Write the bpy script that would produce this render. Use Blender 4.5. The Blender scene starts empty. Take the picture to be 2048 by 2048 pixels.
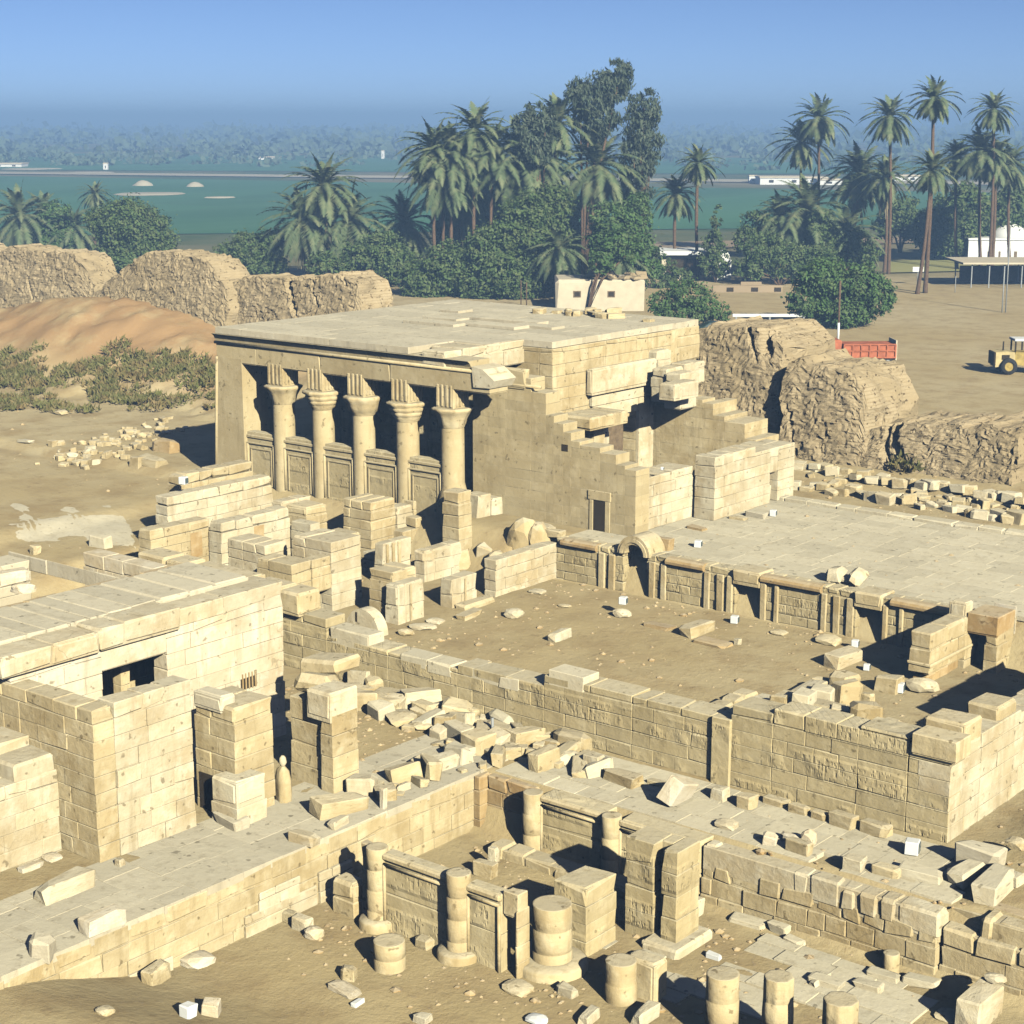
import bpy, bmesh, math, random
import numpy as np
from mathutils import Vector, Matrix, noise
S = bpy.context.scene
COL = S.collection
rnd = random.Random(7)
R = math.radians

# ------------------------------------------------------------------ camera
H, F, PITCH, YAW = 22.0, 3583.0, R(12.4), R(39.05)      # F in pixels of a 2048 px frame
fw = np.array([-math.sin(YAW)*math.cos(PITCH), math.cos(YAW)*math.cos(PITCH), -math.sin(PITCH)])
rt = np.array([math.cos(YAW), math.sin(YAW), 0.0])
up = np.cross(rt, fw)
cam_d = bpy.data.cameras.new("camera")
cam_d.sensor_width = cam_d.sensor_height = 36.0
cam_d.lens = 36.0*F/2048
cam_d.clip_start = 0.5
cam_d.clip_end = 20000
cam = bpy.data.objects.new("camera", cam_d)
COL.objects.link(cam)
cam.matrix_world = Matrix(((rt[0], up[0], -fw[0], 0), (rt[1], up[1], -fw[1], 0), (rt[2], up[2], -fw[2], H), (0, 0, 0, 1)))
S.camera = cam

# ------------------------------------------------------------------ sky and sun
EL, AZ = R(27.0), R(-27.0)                # sun height; direction measured from +X towards +Y
W = bpy.data.worlds.new("World"); S.world = W; W.use_nodes = True
nt = W.node_tree; bgn = nt.nodes["Background"]
sky = nt.nodes.new("ShaderNodeTexSky"); sky.sky_type = 'NISHITA'; sky.sun_disc = False
sky.sun_elevation = EL; sky.sun_rotation = R(90) - AZ
sky.air_density = 0.3; sky.dust_density = 0.4; sky.ozone_density = 5.0; sky.altitude = 100
tint = nt.nodes.new("ShaderNodeMix"); tint.data_type = 'RGBA'; tint.blend_type = 'MULTIPLY'
tint.inputs[0].default_value = 1.0; tint.inputs[7].default_value = (1.12, 1.0, 0.92, 1)
nt.links.new(sky.outputs[0], tint.inputs[6]); nt.links.new(tint.outputs[2], bgn.inputs[0])
bgn.inputs[1].default_value = 0.07
sun_d = bpy.data.lights.new("sun", 'SUN'); sun_d.energy = 5.0; sun_d.angle = R(0.5); sun_d.color = (1.0, 0.955, 0.755)
sun = bpy.data.objects.new("sun", sun_d); COL.objects.link(sun)
SUN = Vector((math.cos(EL)*math.cos(AZ), math.cos(EL)*math.sin(AZ), math.sin(EL)))
sun.rotation_euler = (-SUN).to_track_quat('-Z', 'Y').to_euler()
sun.location = SUN*200
S.view_settings.view_transform = 'Standard'; S.view_settings.look = 'None'
S.view_settings.exposure = 0.72; S.view_settings.gamma = 1.0
S.cycles.max_bounces = 4; S.cycles.diffuse_bounces = 0; S.cycles.volume_bounces = 0
S.cycles.transparent_max_bounces = 8
S.cycles.use_denoising = True

# ------------------------------------------------------------------ survey helpers: photo pixel + known plane -> place in the world
def ray(u, v): return fw*F + rt*(u-1024) + up*(1024-v)
CP = np.array([0, 0, H])
def G(u, v, z=0.0):
    d = ray(u, v); return CP + d*((z-H)/d[2])
def onX(u, v, x):
    d = ray(u, v); return CP + d*(x/d[0])
def onY(u, v, y):
    d = ray(u, v); return CP + d*(y/d[1])
def pj(p):
    q = np.array(p)-CP; w = q@fw; return 1024+F*(q@rt)/w, 1024-F*(q@up)/w
def zv(v, x, y):                                        # height at which the vertical through (x,y) crosses row v
    q = np.array([x, y, 0.0]) - CP
    k = (1024-v)/F                                       # (q+z e)·up = k (q+z e)·fw
    return float((k*(q@fw)-(q@up))/(up[2]-k*fw[2]))
def ux(u, y, z):                                         # x on the line (.,y,z) seen in column u
    n = rt*F-(u-1024)*fw; q = np.array([0, y, z])-CP
    return float(-(q@n)/n[0])
def uy(u, x, z):
    n = rt*F-(u-1024)*fw; q = np.array([x, 0, z])-CP
    return float(-(q@n)/n[1])
def GT(u, v):
    p = G(u, v, 2.0)
    for _ in range(14): p = G(u, v, .5*p[2]+.5*gz(p[0], p[1]))
    return p
def ppm(x, y, z):                                        # photo pixels per metre there
    return F/float((np.array([x, y, z])-CP)@fw)

# ------------------------------------------------------------------ ground heights
def sm(a, b, t):
    t = max(0.0, min(1.0, (t-a)/(b-a))); return t*t*(3-2*t)
def gz(x, y):
    z = 0.0
    z = max(z, 2.0*sm(67.75, 68.15, y)*(1.0 if x > -54 else 0)) if y < 100 else z
    if x <= -54: z = max(z, 1.3*sm(-66.5, -69, x)*sm(44, 52, y), 2.0*sm(65.2, 67.3, y))
    if x < -70: z = max(z, 1.6*sm(-70, -76, x)*sm(40, 50, y))
    if y > 100: z = 2.0
    if y > 78 and x < -70:
        z += (2.6+3.0*math.exp(-((x+118)/15)**2))*sm(79.5, 93.5, y)*sm(-70, -80, x)*(1-sm(97, 108, y))
    if x > -62: z += 1.0*sm(85, 93, y)*(1-sm(96, 104, y))
    z *= (1-sm(100, 112, y))
    if x < -100 and y < 100: z *= 1.0
    low = -2.0 + 1.75*sm(31.5, 24.5, y)
    k = sm(-38.6, -38.2, x)*(1-sm(44.4, 44.8, y))
    z = z*(1-k)+low*k
    if x > -22.0 and y > 47: z = max(z, 0.9*sm(-22, -19, x)*sm(47, 56, y)*(1-sm(60, 67, y)))
    return z

# ------------------------------------------------------------------ mesh builder
class MB:
    def __init__(s): s.v = []; s.f = []; s.sm = []
    def add(s, vs, fs, smooth=False):
        n = len(s.v); s.v.extend(vs); s.f.extend([tuple(i+n for i in f) for f in fs]); s.sm.extend([smooth]*len(fs))
    def build(s, name, mat, parent=None):
        me = bpy.data.meshes.new(name); me.from_pydata([tuple(map(float, q)) for q in s.v], [], s.f); me.update()
        if any(s.sm): me.polygons.foreach_set("use_smooth", s.sm)
        me.materials.append(mat)
        o = bpy.data.objects.new(name, me); COL.objects.link(o)
        if parent is not None:
            o.parent = parent
            p = parent; off = Vector((0, 0, 0))
            while p is not None: off += p.location; p = p.parent
            if parent.type == 'EMPTY': o.matrix_parent_inverse = Matrix.Translation(-off)
        return o
# chamfered box: 24 corners, 6+12+8 faces
_CF = None
def cbox_geo(x0, x1, y0, y1, z0, z1, c=.03, chip=0.0, jit=0.0, rn=rnd):
    vs = []; idx = {}
    X = (x0, x1); Y = (y0, y1); Z = (z0, z1)
    m = min(x1-x0, y1-y0, z1-z0)*.42
    for i in (0, 1):
        for j in (0, 1):
            for k in (0, 1):
                cc = c*(0.6+0.8*rn.random())
                if chip and rn.random() < chip: cc = c*(2.0+3.5*rn.random())
                cc = min(cc, m)
                sx, sy, sz = (1 if i == 0 else -1), (1 if j == 0 else -1), (1 if k == 0 else -1)
                px, py, pz = X[i], Y[j], Z[k]
                if jit: px += rn.uniform(-jit, jit); py += rn.uniform(-jit, jit); pz += rn.uniform(-jit, jit)
                b = len(vs)
                vs += [(px, py+sy*cc, pz+sz*cc), (px+sx*cc, py, pz+sz*cc), (px+sx*cc, py+sy*cc, pz)]
                idx[i, j, k] = b
    g = lambda i, j, k, a: idx[i, j, k]+a
    fs = [(g(0,0,0,0), g(0,0,1,0), g(0,1,1,0), g(0,1,0,0)), (g(1,0,0,0), g(1,1,0,0), g(1,1,1,0), g(1,0,1,0)),
          (g(0,0,0,1), g(1,0,0,1), g(1,0,1,1), g(0,0,1,1)), (g(0,1,0,1), g(0,1,1,1), g(1,1,1,1), g(1,1,0,1)),
          (g(0,0,0,2), g(0,1,0,2), g(1,1,0,2), g(1,0,0,2)), (g(0,0,1,2), g(1,0,1,2), g(1,1,1,2), g(0,1,1,2))]
    for a in (0, 1):
        for b in (0, 1):
            e = [(g(a,b,0,0), g(a,b,1,0), g(a,b,1,1), g(a,b,0,1))]
            e += [(g(a,0,b,0), g(a,1,b,0), g(a,1,b,2), g(a,0,b,2))]
            e += [(g(0,a,b,1), g(1,a,b,1), g(1,a,b,2), g(0,a,b,2))]
            fs += e
    for i in (0, 1):
        for j in (0, 1):
            for k in (0, 1):
                fs.append((g(i,j,k,0), g(i,j,k,1), g(i,j,k,2)))
    return vs, fs
def cbox(mb, x0, x1, y0, y1, z0, z1, c=.03, chip=0.0, jit=0.0, rn=rnd):
    if x1-x0 < .01 or y1-y0 < .01 or z1-z0 < .01: return
    vs, fs = cbox_geo(x0, x1, y0, y1, z0, z1, c, chip, jit, rn); mb.add(vs, fs)
def cuts(a, b, step, rn, var=.35):
    L = b-a
    if L < step*1.35: return [(a, b)]
    o = [a]; t = a+step*rn.uniform(.4, 1.0)
    while t < b-step*.45:
        o.append(t); t += step*(1+rn.uniform(-var, var))
    o.append(b)
    return list(zip(o[:-1], o[1:]))
def mas(mb, x0, x1, y0, y1, z0, z1, ch=.52, bl=1.15, jit=.007, drop=0.0, seed=None, top=True, shell=.6, chip=.10, gap=.007, zg=None, smooth=False):
    """ashlar: courses of separate dressed blocks over a solid core"""
    rn = random.Random(seed if seed is not None else int(abs(x0*131+y0*37+z0*17+x1*7)))
    if x1 < x0: x0, x1 = x1, x0
    if y1 < y0: y0, y1 = y1, y0
    h = z1-z0
    if h < .05: return
    if zg is None:
        n = max(1, round(h/ch)); zs = [z0+h*i/n for i in range(n+1)]
    else:
        zs = [z0]; t = zg+math.ceil((z0-zg+.15)/ch)*ch
        while t < z1-.15: zs.append(t); t += ch
        zs.append(z1)
    n = len(zs)-1
    ctop = zs[-2] if drop and n > 1 else z1-.05
    wx, wy = x1-x0, y1-y0
    cbox(mb, x0+.05, x1-.05, y0+.05, y1-.05, z0-.3, ctop-(.02 if drop else 0), .02)
    for k in range(n):
        a, b = zs[k], zs[k+1]; last = (k == n-1)
        cells = []
        if wx <= 2.2 and wy <= 2.2:
            if wx >= wy: cells = [(p, q, y0, y1) for p, q in cuts(x0, x1, bl, rn)]
            else: cells = [(x0, x1, p, q) for p, q in cuts(y0, y1, bl, rn)]
        elif wy <= 2.2: cells = [(p, q, y0, y1) for p, q in cuts(x0, x1, bl, rn)]
        elif wx <= 2.2: cells = [(x0, x1, p, q) for p, q in cuts(y0, y1, bl, rn)]
        elif last and top:
            for p, q in cuts(y0, y1, 1.1, rn):
                cells += [(r, s, p, q) for r, s in cuts(x0, x1, bl*1.2, rn)]
        else:
            cells = [(p, q, y0, y0+shell) for p, q in cuts(x0, x1-shell*.3, bl, rn)]
            cells += [(x1-shell, x1, p, q) for p, q in cuts(y0+shell, y1, bl, rn)]
            cells += [(x0, x0+shell, p, q) for p, q in cuts(y0+shell, y1, bl, rn)]
        for (p, q, r, s) in cells:
            if last and drop and rn.random() < drop: continue
            j = lambda: rn.uniform(-jit, jit)
            zt = b-gap+(rn.uniform(-.05, .03) if last and drop else j()*.5)
            zt = min(zt, b-gap) if not last else zt
            gg = gap; gap_ = gap*rn.choice((.4, .6, 1, 1, 1.6, 2.8)) if not smooth else gap
            gap = gap_
            cbox(mb, p+gap+(j() if p == x0 else 0), q-gap+(j() if q == x1 else 0), r+gap+(j() if r == y0 else 0), s-gap+(j() if s == y1 else 0),
                 a+(gap if k else -.25), zt, (.004 if smooth else .028 if last else .012), chip*(.8 if not last else 2.2), 0, rn); gap = gg
def lathe(mb, cx, cy, prof, n=28, smooth=True, wob=None, cap=True):
    vs = []; fs = []
    for (r, z) in prof:
        for i in range(n):
            a = 2*math.pi*i/n; rr = r*(wob(a, z) if wob else 1)
            vs.append((cx+rr*math.cos(a), cy+rr*math.sin(a), z))
    m = len(prof)
    for k in range(m-1):
        for i in range(n):
            fs.append((k*n+i, k*n+(i+1) % n, (k+1)*n+(i+1) % n, (k+1)*n+i))
    mb.add(vs, fs, smooth)
    if cap:
        mb.add([vs[(m-1)*n+i] for i in range(n)], [tuple(range(n))])
def tube(mb, pts, rad, n=8, smooth=True):
    pts = [Vector(p) for p in pts]; vs = []; fs = []
    for i, p in enumerate(pts):
        d = (pts[min(i+1, len(pts)-1)]-pts[max(i-1, 0)]).normalized()
        a = d.cross(Vector((0, 0, 1)) if abs(d.z) < .9 else Vector((1, 0, 0))).normalized(); b = d.cross(a)
        r = rad[i] if isinstance(rad, (list, tuple)) else rad
        for k in range(n):
            t = 2*math.pi*k/n; vs.append(tuple(p+a*(r*math.cos(t))+b*(r*math.sin(t))))
    for i in range(len(pts)-1):
        for k in range(n): fs.append((i*n+k, i*n+(k+1) % n, (i+1)*n+(k+1) % n, (i+1)*n+k))
    fs.append(tuple(range(n-1, -1, -1))); fs.append(tuple((len(pts)-1)*n+k for k in range(n)))
    mb.add(vs, fs, smooth)
def prism(mb, poly, axis, a, b):
    """poly: list of 2-D points, extruded along axis ('x','y','z') from a to b"""
    n = len(poly)
    def P(p, t):
        return (t, p[0], p[1]) if axis == 'x' else (p[0], t, p[1]) if axis == 'y' else (p[0], p[1], t)
    vs = [P(p, a) for p in poly]+[P(p, b) for p in poly]
    fs = [tuple(range(n)), tuple(range(2*n-1, n-1, -1))]+[(i, i+n, (i+1) % n+n, (i+1) % n) for i in range(n)]
    mb.add(vs, fs)

# ------------------------------------------------------------------ things and parts
def thing(name, label, cat, loc=(0, 0, 0), group=None, rz=0.0):
    o = bpy.data.objects.new(name, None); COL.objects.link(o); o.empty_display_size = .3
    o.location = loc; o.rotation_euler = (0, 0, rz)
    tag(o, label, cat, group); return o
def tag(o, label, cat, group=None):
    o['label'] = label; o['category'] = cat
    if group: o['group'] = group
    return o
def struct(o, kind='structure'):
    o['kind'] = kind; return o

# ------------------------------------------------------------------ materials
def newmat(name):
    m = bpy.data.materials.new(name); m.use_nodes = True
    t = m.node_tree; b = t.nodes["Principled BSDF"]; b.inputs["Roughness"].default_value = .95
    b.inputs["Specular IOR Level"].default_value = .12
    return m, t, b
def N(t, typ, **kw):
    n = t.nodes.new(typ)
    for k, v in kw.items(): setattr(n, k, v)
    return n
def mixc(t, fac, a, b, mode='MIX'):
    m = N(t, "ShaderNodeMix", data_type='RGBA', blend_type=mode)
    for s, v in ((0, fac), (6, a), (7, b)):
        if hasattr(v, 'is_linked') or hasattr(v, 'links'): t.links.new(v, m.inputs[s])
        elif s == 0: m.inputs[0].default_value = v
        else: m.inputs[s].default_value = (*v, 1)
    return m.outputs[2]
def ramp(t, src, a, b, lo=0.0, hi=1.0):
    m = N(t, "ShaderNodeMapRange"); t.links.new(src, m.inputs[0])
    m.inputs[1].default_value = a; m.inputs[2].default_value = b; m.inputs[3].default_value = lo; m.inputs[4].default_value = hi
    return m.outputs[0]
def nz(t, vec, scale, detail=4, rough=.6):
    n = N(t, "ShaderNodeTexNoise"); n.inputs["Scale"].default_value = scale; n.inputs["Detail"].default_value = detail
    n.inputs["Roughness"].default_value = rough; t.links.new(vec, n.inputs["Vector"]); return n.outputs[0]
def coords(t, offset=True):
    tc = N(t, "ShaderNodeTexCoord"); out = tc.outputs["Object"]
    if offset:
        oi = N(t, "ShaderNodeObjectInfo"); a = N(t, "ShaderNodeVectorMath", operation='SCALE')
        cmb = N(t, "ShaderNodeCombineXYZ")
        for i in range(3): t.links.new(oi.outputs["Random"], cmb.inputs[i])
        t.links.new(cmb.outputs[0], a.inputs[0]); a.inputs[3].default_value = 40
        v = N(t, "ShaderNodeVectorMath", operation='ADD'); t.links.new(out, v.inputs[0]); t.links.new(a.outputs[0], v.inputs[1]); out = v.outputs[0]
    return out
def mapped(t, vec, sc):
    m = N(t, "ShaderNodeMapping"); m.inputs["Scale"].default_value = sc; t.links.new(vec, m.inputs[0]); return m.outputs[0]
def stone(name, base, dark, light, patina=.5, carved=False, bump=.35, pat_col=(.665, .605, .46), courses=0.0):
    m, t, b = newmat(name); vec = coords(t)
    big = nz(t, vec, .35, 5, .65); fine = nz(t, vec, 5.0, 5, .7); med = nz(t, vec, 1.5, 4, .6)
    strata = nz(t, mapped(t, vec, (.6, .6, 5.0)), 1.2, 4, .6)
    c = mixc(t, ramp(t, big, .38, .66), base, dark)
    c = mixc(t, ramp(t, med, .5, .72, 0, .75), c, light)
    c = mixc(t, ramp(t, strata, .55, .75, 0, .5), c, dark)
    c = mixc(t, ramp(t, fine, .6, .8, 0, .45), c, tuple(q*.62 for q in dark))
    geo = N(t, "ShaderNodeNewGeometry"); sep = N(t, "ShaderNodeSeparateXYZ"); t.links.new(geo.outputs["Normal"], sep.inputs[0])
    if patina:                                           # grey weathering crust and dust on what lies open to the sky
        pm = N(t, "ShaderNodeMath", operation='MULTIPLY'); t.links.new(ramp(t, sep.outputs[2], .5, .9, 0, patina), pm.inputs[0])
        t.links.new(ramp(t, big, .3, .6, .55, 1.0), pm.inputs[1]); c = mixc(t, pm.outputs[0], c, pat_col)
    vst = nz(t, mapped(t, vec, (2.2, 2.2, .35)), 1.0, 4, .65)                     # run-down stains and soiling
    c = mixc(t, ramp(t, vst, .53, .70, 0, .55), c, tuple(q*.78 for q in dark))
    vor = N(t, "ShaderNodeTexVoronoi"); vor.feature = 'DISTANCE_TO_EDGE'; vor.inputs["Scale"].default_value = .55
    wrp = N(t, "ShaderNodeVectorMath", operation='ADD'); nvec = N(t, "ShaderNodeTexNoise"); nvec.inputs["Scale"].default_value = 1.4; t.links.new(vec, nvec.inputs["Vector"])
    t.links.new(vec, wrp.inputs[0]); t.links.new(nvec.outputs["Color"], wrp.inputs[1]); t.links.new(wrp.outputs[0], vor.inputs["Vector"])
    crk = N(t, "ShaderNodeMath", operation='MULTIPLY'); t.links.new(ramp(t, vor.outputs["Distance"], .0, .014, .5, 0), crk.inputs[0]); t.links.new(ramp(t, big, .56, .64), crk.inputs[1])
    c = mixc(t, crk.outputs[0], c, tuple(q*.35 for q in dark))                   # hairline cracks
    pitn = nz(t, vec, 3.3, 2, .5); c = mixc(t, ramp(t, pitn, .66, .72, 0, .75), c, tuple(q*.45 for q in dark))
    isl = N(t, "ShaderNodeMath", operation='MULTIPLY_ADD'); t.links.new(geo.outputs["Random Per Island"], isl.inputs[0])
    isl.inputs[1].default_value = .18; isl.inputs[2].default_value = .89
    br = N(t, "ShaderNodeVectorMath", operation='SCALE'); t.links.new(c, br.inputs[0]); t.links.new(isl.outputs[0], br.inputs[3])
    t.links.new(br.outputs[0], b.inputs["Base Color"])
    hgt = N(t, "ShaderNodeMath", operation='ADD'); t.links.new(fine, hgt.inputs[0]); t.links.new(med, hgt.inputs[1]); hv = hgt.outputs[0]
    if carved:
        sx = N(t, "ShaderNodeSeparateXYZ"); t.links.new(vec, sx.inputs[0])
        ad = N(t, "ShaderNodeMath", operation='ADD'); t.links.new(sx.outputs[0], ad.inputs[0]); t.links.new(sx.outputs[1], ad.inputs[1])
        cb = N(t, "ShaderNodeCombineXYZ"); t.links.new(ad.outputs[0], cb.inputs[0]); t.links.new(sx.outputs[2], cb.inputs[1])
        vo = N(t, "ShaderNodeTexVoronoi"); vo.feature = 'F1'; vo.distance = 'CHEBYCHEV'; vo.inputs["Scale"].default_value = 1
        t.links.new(mapped(t, cb.outputs[0], (4.6, 1.9, 1)), vo.inputs["Vector"])
        v2 = N(t, "ShaderNodeTexVoronoi"); v2.inputs["Scale"].default_value = 1; t.links.new(mapped(t, cb.outputs[0], (9, 5, 1)), v2.inputs["Vector"])
        wv = N(t, "ShaderNodeMath", operation='SINE'); s2 = N(t, "ShaderNodeMath", operation='MULTIPLY'); t.links.new(sx.outputs[2], s2.inputs[0]); s2.inputs[1].default_value = 4.2
        t.links.new(s2.outputs[0], wv.inputs[0])
        msk = N(t, "ShaderNodeMath", operation='MULTIPLY'); t.links.new(ramp(t, wv.outputs[0], -.3, .1), msk.inputs[0])
        t.links.new(ramp(t, nz(t, vec, .5, 2), .45, .55), msk.inputs[1])
        st = N(t, "ShaderNodeMath", operation='ADD'); t.links.new(ramp(t, vo.outputs["Distance"], .18, .3), st.inputs[0]); t.links.new(ramp(t, v2.outputs["Distance"], .2, .35), st.inputs[1])
        mm = N(t, "ShaderNodeMath", operation='MULTIPLY'); t.links.new(st.outputs[0], mm.inputs[0]); t.links.new(msk.outputs[0], mm.inputs[1])
        a2 = N(t, "ShaderNodeMath", operation='ADD'); t.links.new(hv, a2.inputs[0]); t.links.new(mm.outputs[0], a2.inputs[1]); hv = a2.outputs[0]
    bp = N(t, "ShaderNodeBump"); bp.inputs["Strength"].default_value = bump; bp.inputs["Distance"].default_value = .06
    t.links.new(hv, bp.inputs["Height"]); t.links.new(bp.outputs[0], b.inputs["Normal"])
    return m
def plain(name, col, rough=.7, var=.25, scale=3.0, metal=0.0):
    m, t, b = newmat(name); vec = coords(t)
    c = mixc(t, ramp(t, nz(t, vec, scale, 4), .35, .7), col, tuple(q*(1-var) for q in col))
    t.links.new(c, b.inputs["Base Color"]); b.inputs["Roughness"].default_value = rough; b.inputs["Metallic"].default_value = metal
    return m
def leafmat(name, a, bcol, c3):
    m, t, b = newmat(name)
    geo = N(t, "ShaderNodeNewGeometry"); vec = coords(t)
    c = mixc(t, geo.outputs["Random Per Island"], a, bcol)
    c = mixc(t, ramp(t, nz(t, vec, .9, 2), .45, .65, 0, .7), c, c3)
    t.links.new(c, b.inputs["Base Color"]); b.inputs["Roughness"].default_value = .6
    tr = N(t, "ShaderNodeBsdfTranslucent"); t.links.new(c, tr.inputs[0])
    mx = N(t, "ShaderNodeMixShader"); mx.inputs[0].default_value = .18
    t.links.new(b.outputs[0], mx.inputs[1]); t.links.new(tr.outputs[0], mx.inputs[2])
    t.links.new(mx.outputs[0], t.nodes["Material Output"].inputs[0]); return m
M_LIME = stone("limestone", (.59, .48, .285), (.42, .315, .16), (.68, .575, .375), patina=.5, bump=.5)
M_TEMPLE = stone("temple_sandstone", (.54, .44, .26), (.45, .35, .19), (.60, .495, .305), patina=.55, bump=.3)
M_CARVED = stone("carved_sandstone", (.54, .44, .255), (.45, .355, .19), (.61, .51, .315), patina=.55, carved=True, bump=.42)
M_PALE = stone("pale_limestone", (.65, .57, .405), (.49, .385, .225), (.72, .65, .49), patina=.4, bump=.5)
M_WHITE = stone("fresh_white_limestone", (.72, .64, .49), (.57, .455, .285), (.77, .70, .57), patina=.15, bump=.45)
M_ROOF = stone("weathered_roof_slabs", (.60, .525, .385), (.51, .435, .305), (.65, .58, .44), patina=.65)
M_PAVE = stone("paving_stone", (.68, .60, .43), (.60, .51, .345), (.73, .66, .50), patina=.55)
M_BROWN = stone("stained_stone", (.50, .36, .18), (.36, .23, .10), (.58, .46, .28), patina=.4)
M_DARK = plain("opening_shade_and_dark_parts", (.05, .038, .025), .95)  # near-black paints the shade in openings; also colours dark machine parts
M_BARK = plain("palm_bark", (.17, .11, .07), .95, .5, 6)
M_WOOD = plain("weathered_wood", (.22, .16, .10), .9, .4, 5)
M_WHITEP = plain("white_paint", (.78, .78, .76), .6, .1)
M_CREAM = plain("limewashed_wall", (.62, .54, .40), .9, .15, 1.2)
M_GREY = plain("grey_metal", (.35, .36, .36), .5, .2)
M_PALM = leafmat("palm_fronds", (.10, .145, .07), (.16, .20, .105), (.25, .26, .14))
M_PALMDRY = leafmat("dry_palm_skirt", (.21, .18, .10), (.30, .25, .14), (.16, .14, .085))
M_LEAF = leafmat("dark_leaves", (.060, .105, .034), (.125, .18, .065), (.165, .19, .085))
M_LEAF2 = leafmat("acacia_leaves", (.06, .125, .035), (.11, .185, .06), (.15, .19, .085))
M_EUC = leafmat("eucalyptus_leaves", (.065, .095, .06), (.105, .13, .09), (.13, .15, .10))
M_SCRUB = leafmat("scrub_leaves", (.15, .16, .05), (.22, .20, .09), (.30, .20, .10))
def mudmat():
    m, t, b = newmat("mudbrick"); vec = coords(t, False)
    big = nz(t, vec, .25, 4, .6); fine = nz(t, mapped(t, vec, (1, 1, 2.2)), 2.6, 6, .75); pit = nz(t, mapped(t, vec, (1, 1, 1.6)), 1.5, 5, .7)
    c = mixc(t, ramp(t, big, .4, .62), (.385, .30, .18), (.45, .36, .23))
    c = mixc(t, ramp(t, fine, .54, .74, 0, .6), c, (.34, .245, .14))
    c = mixc(t, ramp(t, pit, .62, .70, 0, .8), c, (.15, .10, .055))
    t.links.new(c, b.inputs["Base Color"])
    vo = N(t, "ShaderNodeTexVoronoi"); vo.inputs["Scale"].default_value = 2.4; vo.inputs["Randomness"].default_value = 1.0
    wv = N(t, "ShaderNodeVectorMath", operation='ADD'); nn = N(t, "ShaderNodeTexNoise"); nn.inputs["Scale"].default_value = 3.0; t.links.new(vec, nn.inputs["Vector"])
    t.links.new(mapped(t, vec, (1, 1, 1.5)), wv.inputs[0]); t.links.new(nn.outputs["Color"], wv.inputs[1]); t.links.new(wv.outputs[0], vo.inputs["Vector"])
    sp = N(t, "ShaderNodeSeparateXYZ"); t.links.new(vo.outputs["Color"], sp.inputs[0])
    hole = N(t, "ShaderNodeMath", operation='MULTIPLY'); t.links.new(ramp(t, vo.outputs["Distance"], .16, .30, 1, 0), hole.inputs[0]); t.links.new(ramp(t, sp.outputs[0], .38, .46), hole.inputs[1])
    c = mixc(t, ramp(t, hole.outputs[0], 0, 1, 0, .85), c, (.10, .068, .036))
    row = N(t, "ShaderNodeTexBrick"); row.inputs["Scale"].default_value = 1.0; row.inputs["Brick Width"].default_value = .55; row.inputs["Row Height"].default_value = .2; row.inputs["Mortar Size"].default_value = .025
    s3 = N(t, "ShaderNodeSeparateXYZ"); t.links.new(vec, s3.inputs[0]); cb = N(t, "ShaderNodeCombineXYZ"); t.links.new(s3.outputs[0], cb.inputs[0]); t.links.new(s3.outputs[2], cb.inputs[1]); t.links.new(cb.outputs[0], row.inputs["Vector"])
    mrt = N(t, "ShaderNodeMath", operation='MULTIPLY'); t.links.new(row.outputs["Fac"], mrt.inputs[0]); t.links.new(ramp(t, big, .42, .58), mrt.inputs[1])
    c = mixc(t, ramp(t, mrt.outputs[0], 0, 1, 0, .45), c, (.26, .185, .10)); t.links.new(c, b.inputs["Base Color"])
    a = N(t, "ShaderNodeMath", operation='SUBTRACT'); t.links.new(fine, a.inputs[0]); t.links.new(hole.outputs[0], a.inputs[1])
    bp = N(t, "ShaderNodeBump"); bp.inputs["Strength"].default_value = .8; bp.inputs["Distance"].default_value = .14
    t.links.new(a.outputs[0], bp.inputs["Height"]); t.links.new(bp.outputs[0], b.inputs["Normal"]); return m
M_MUD = mudmat()
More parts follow.
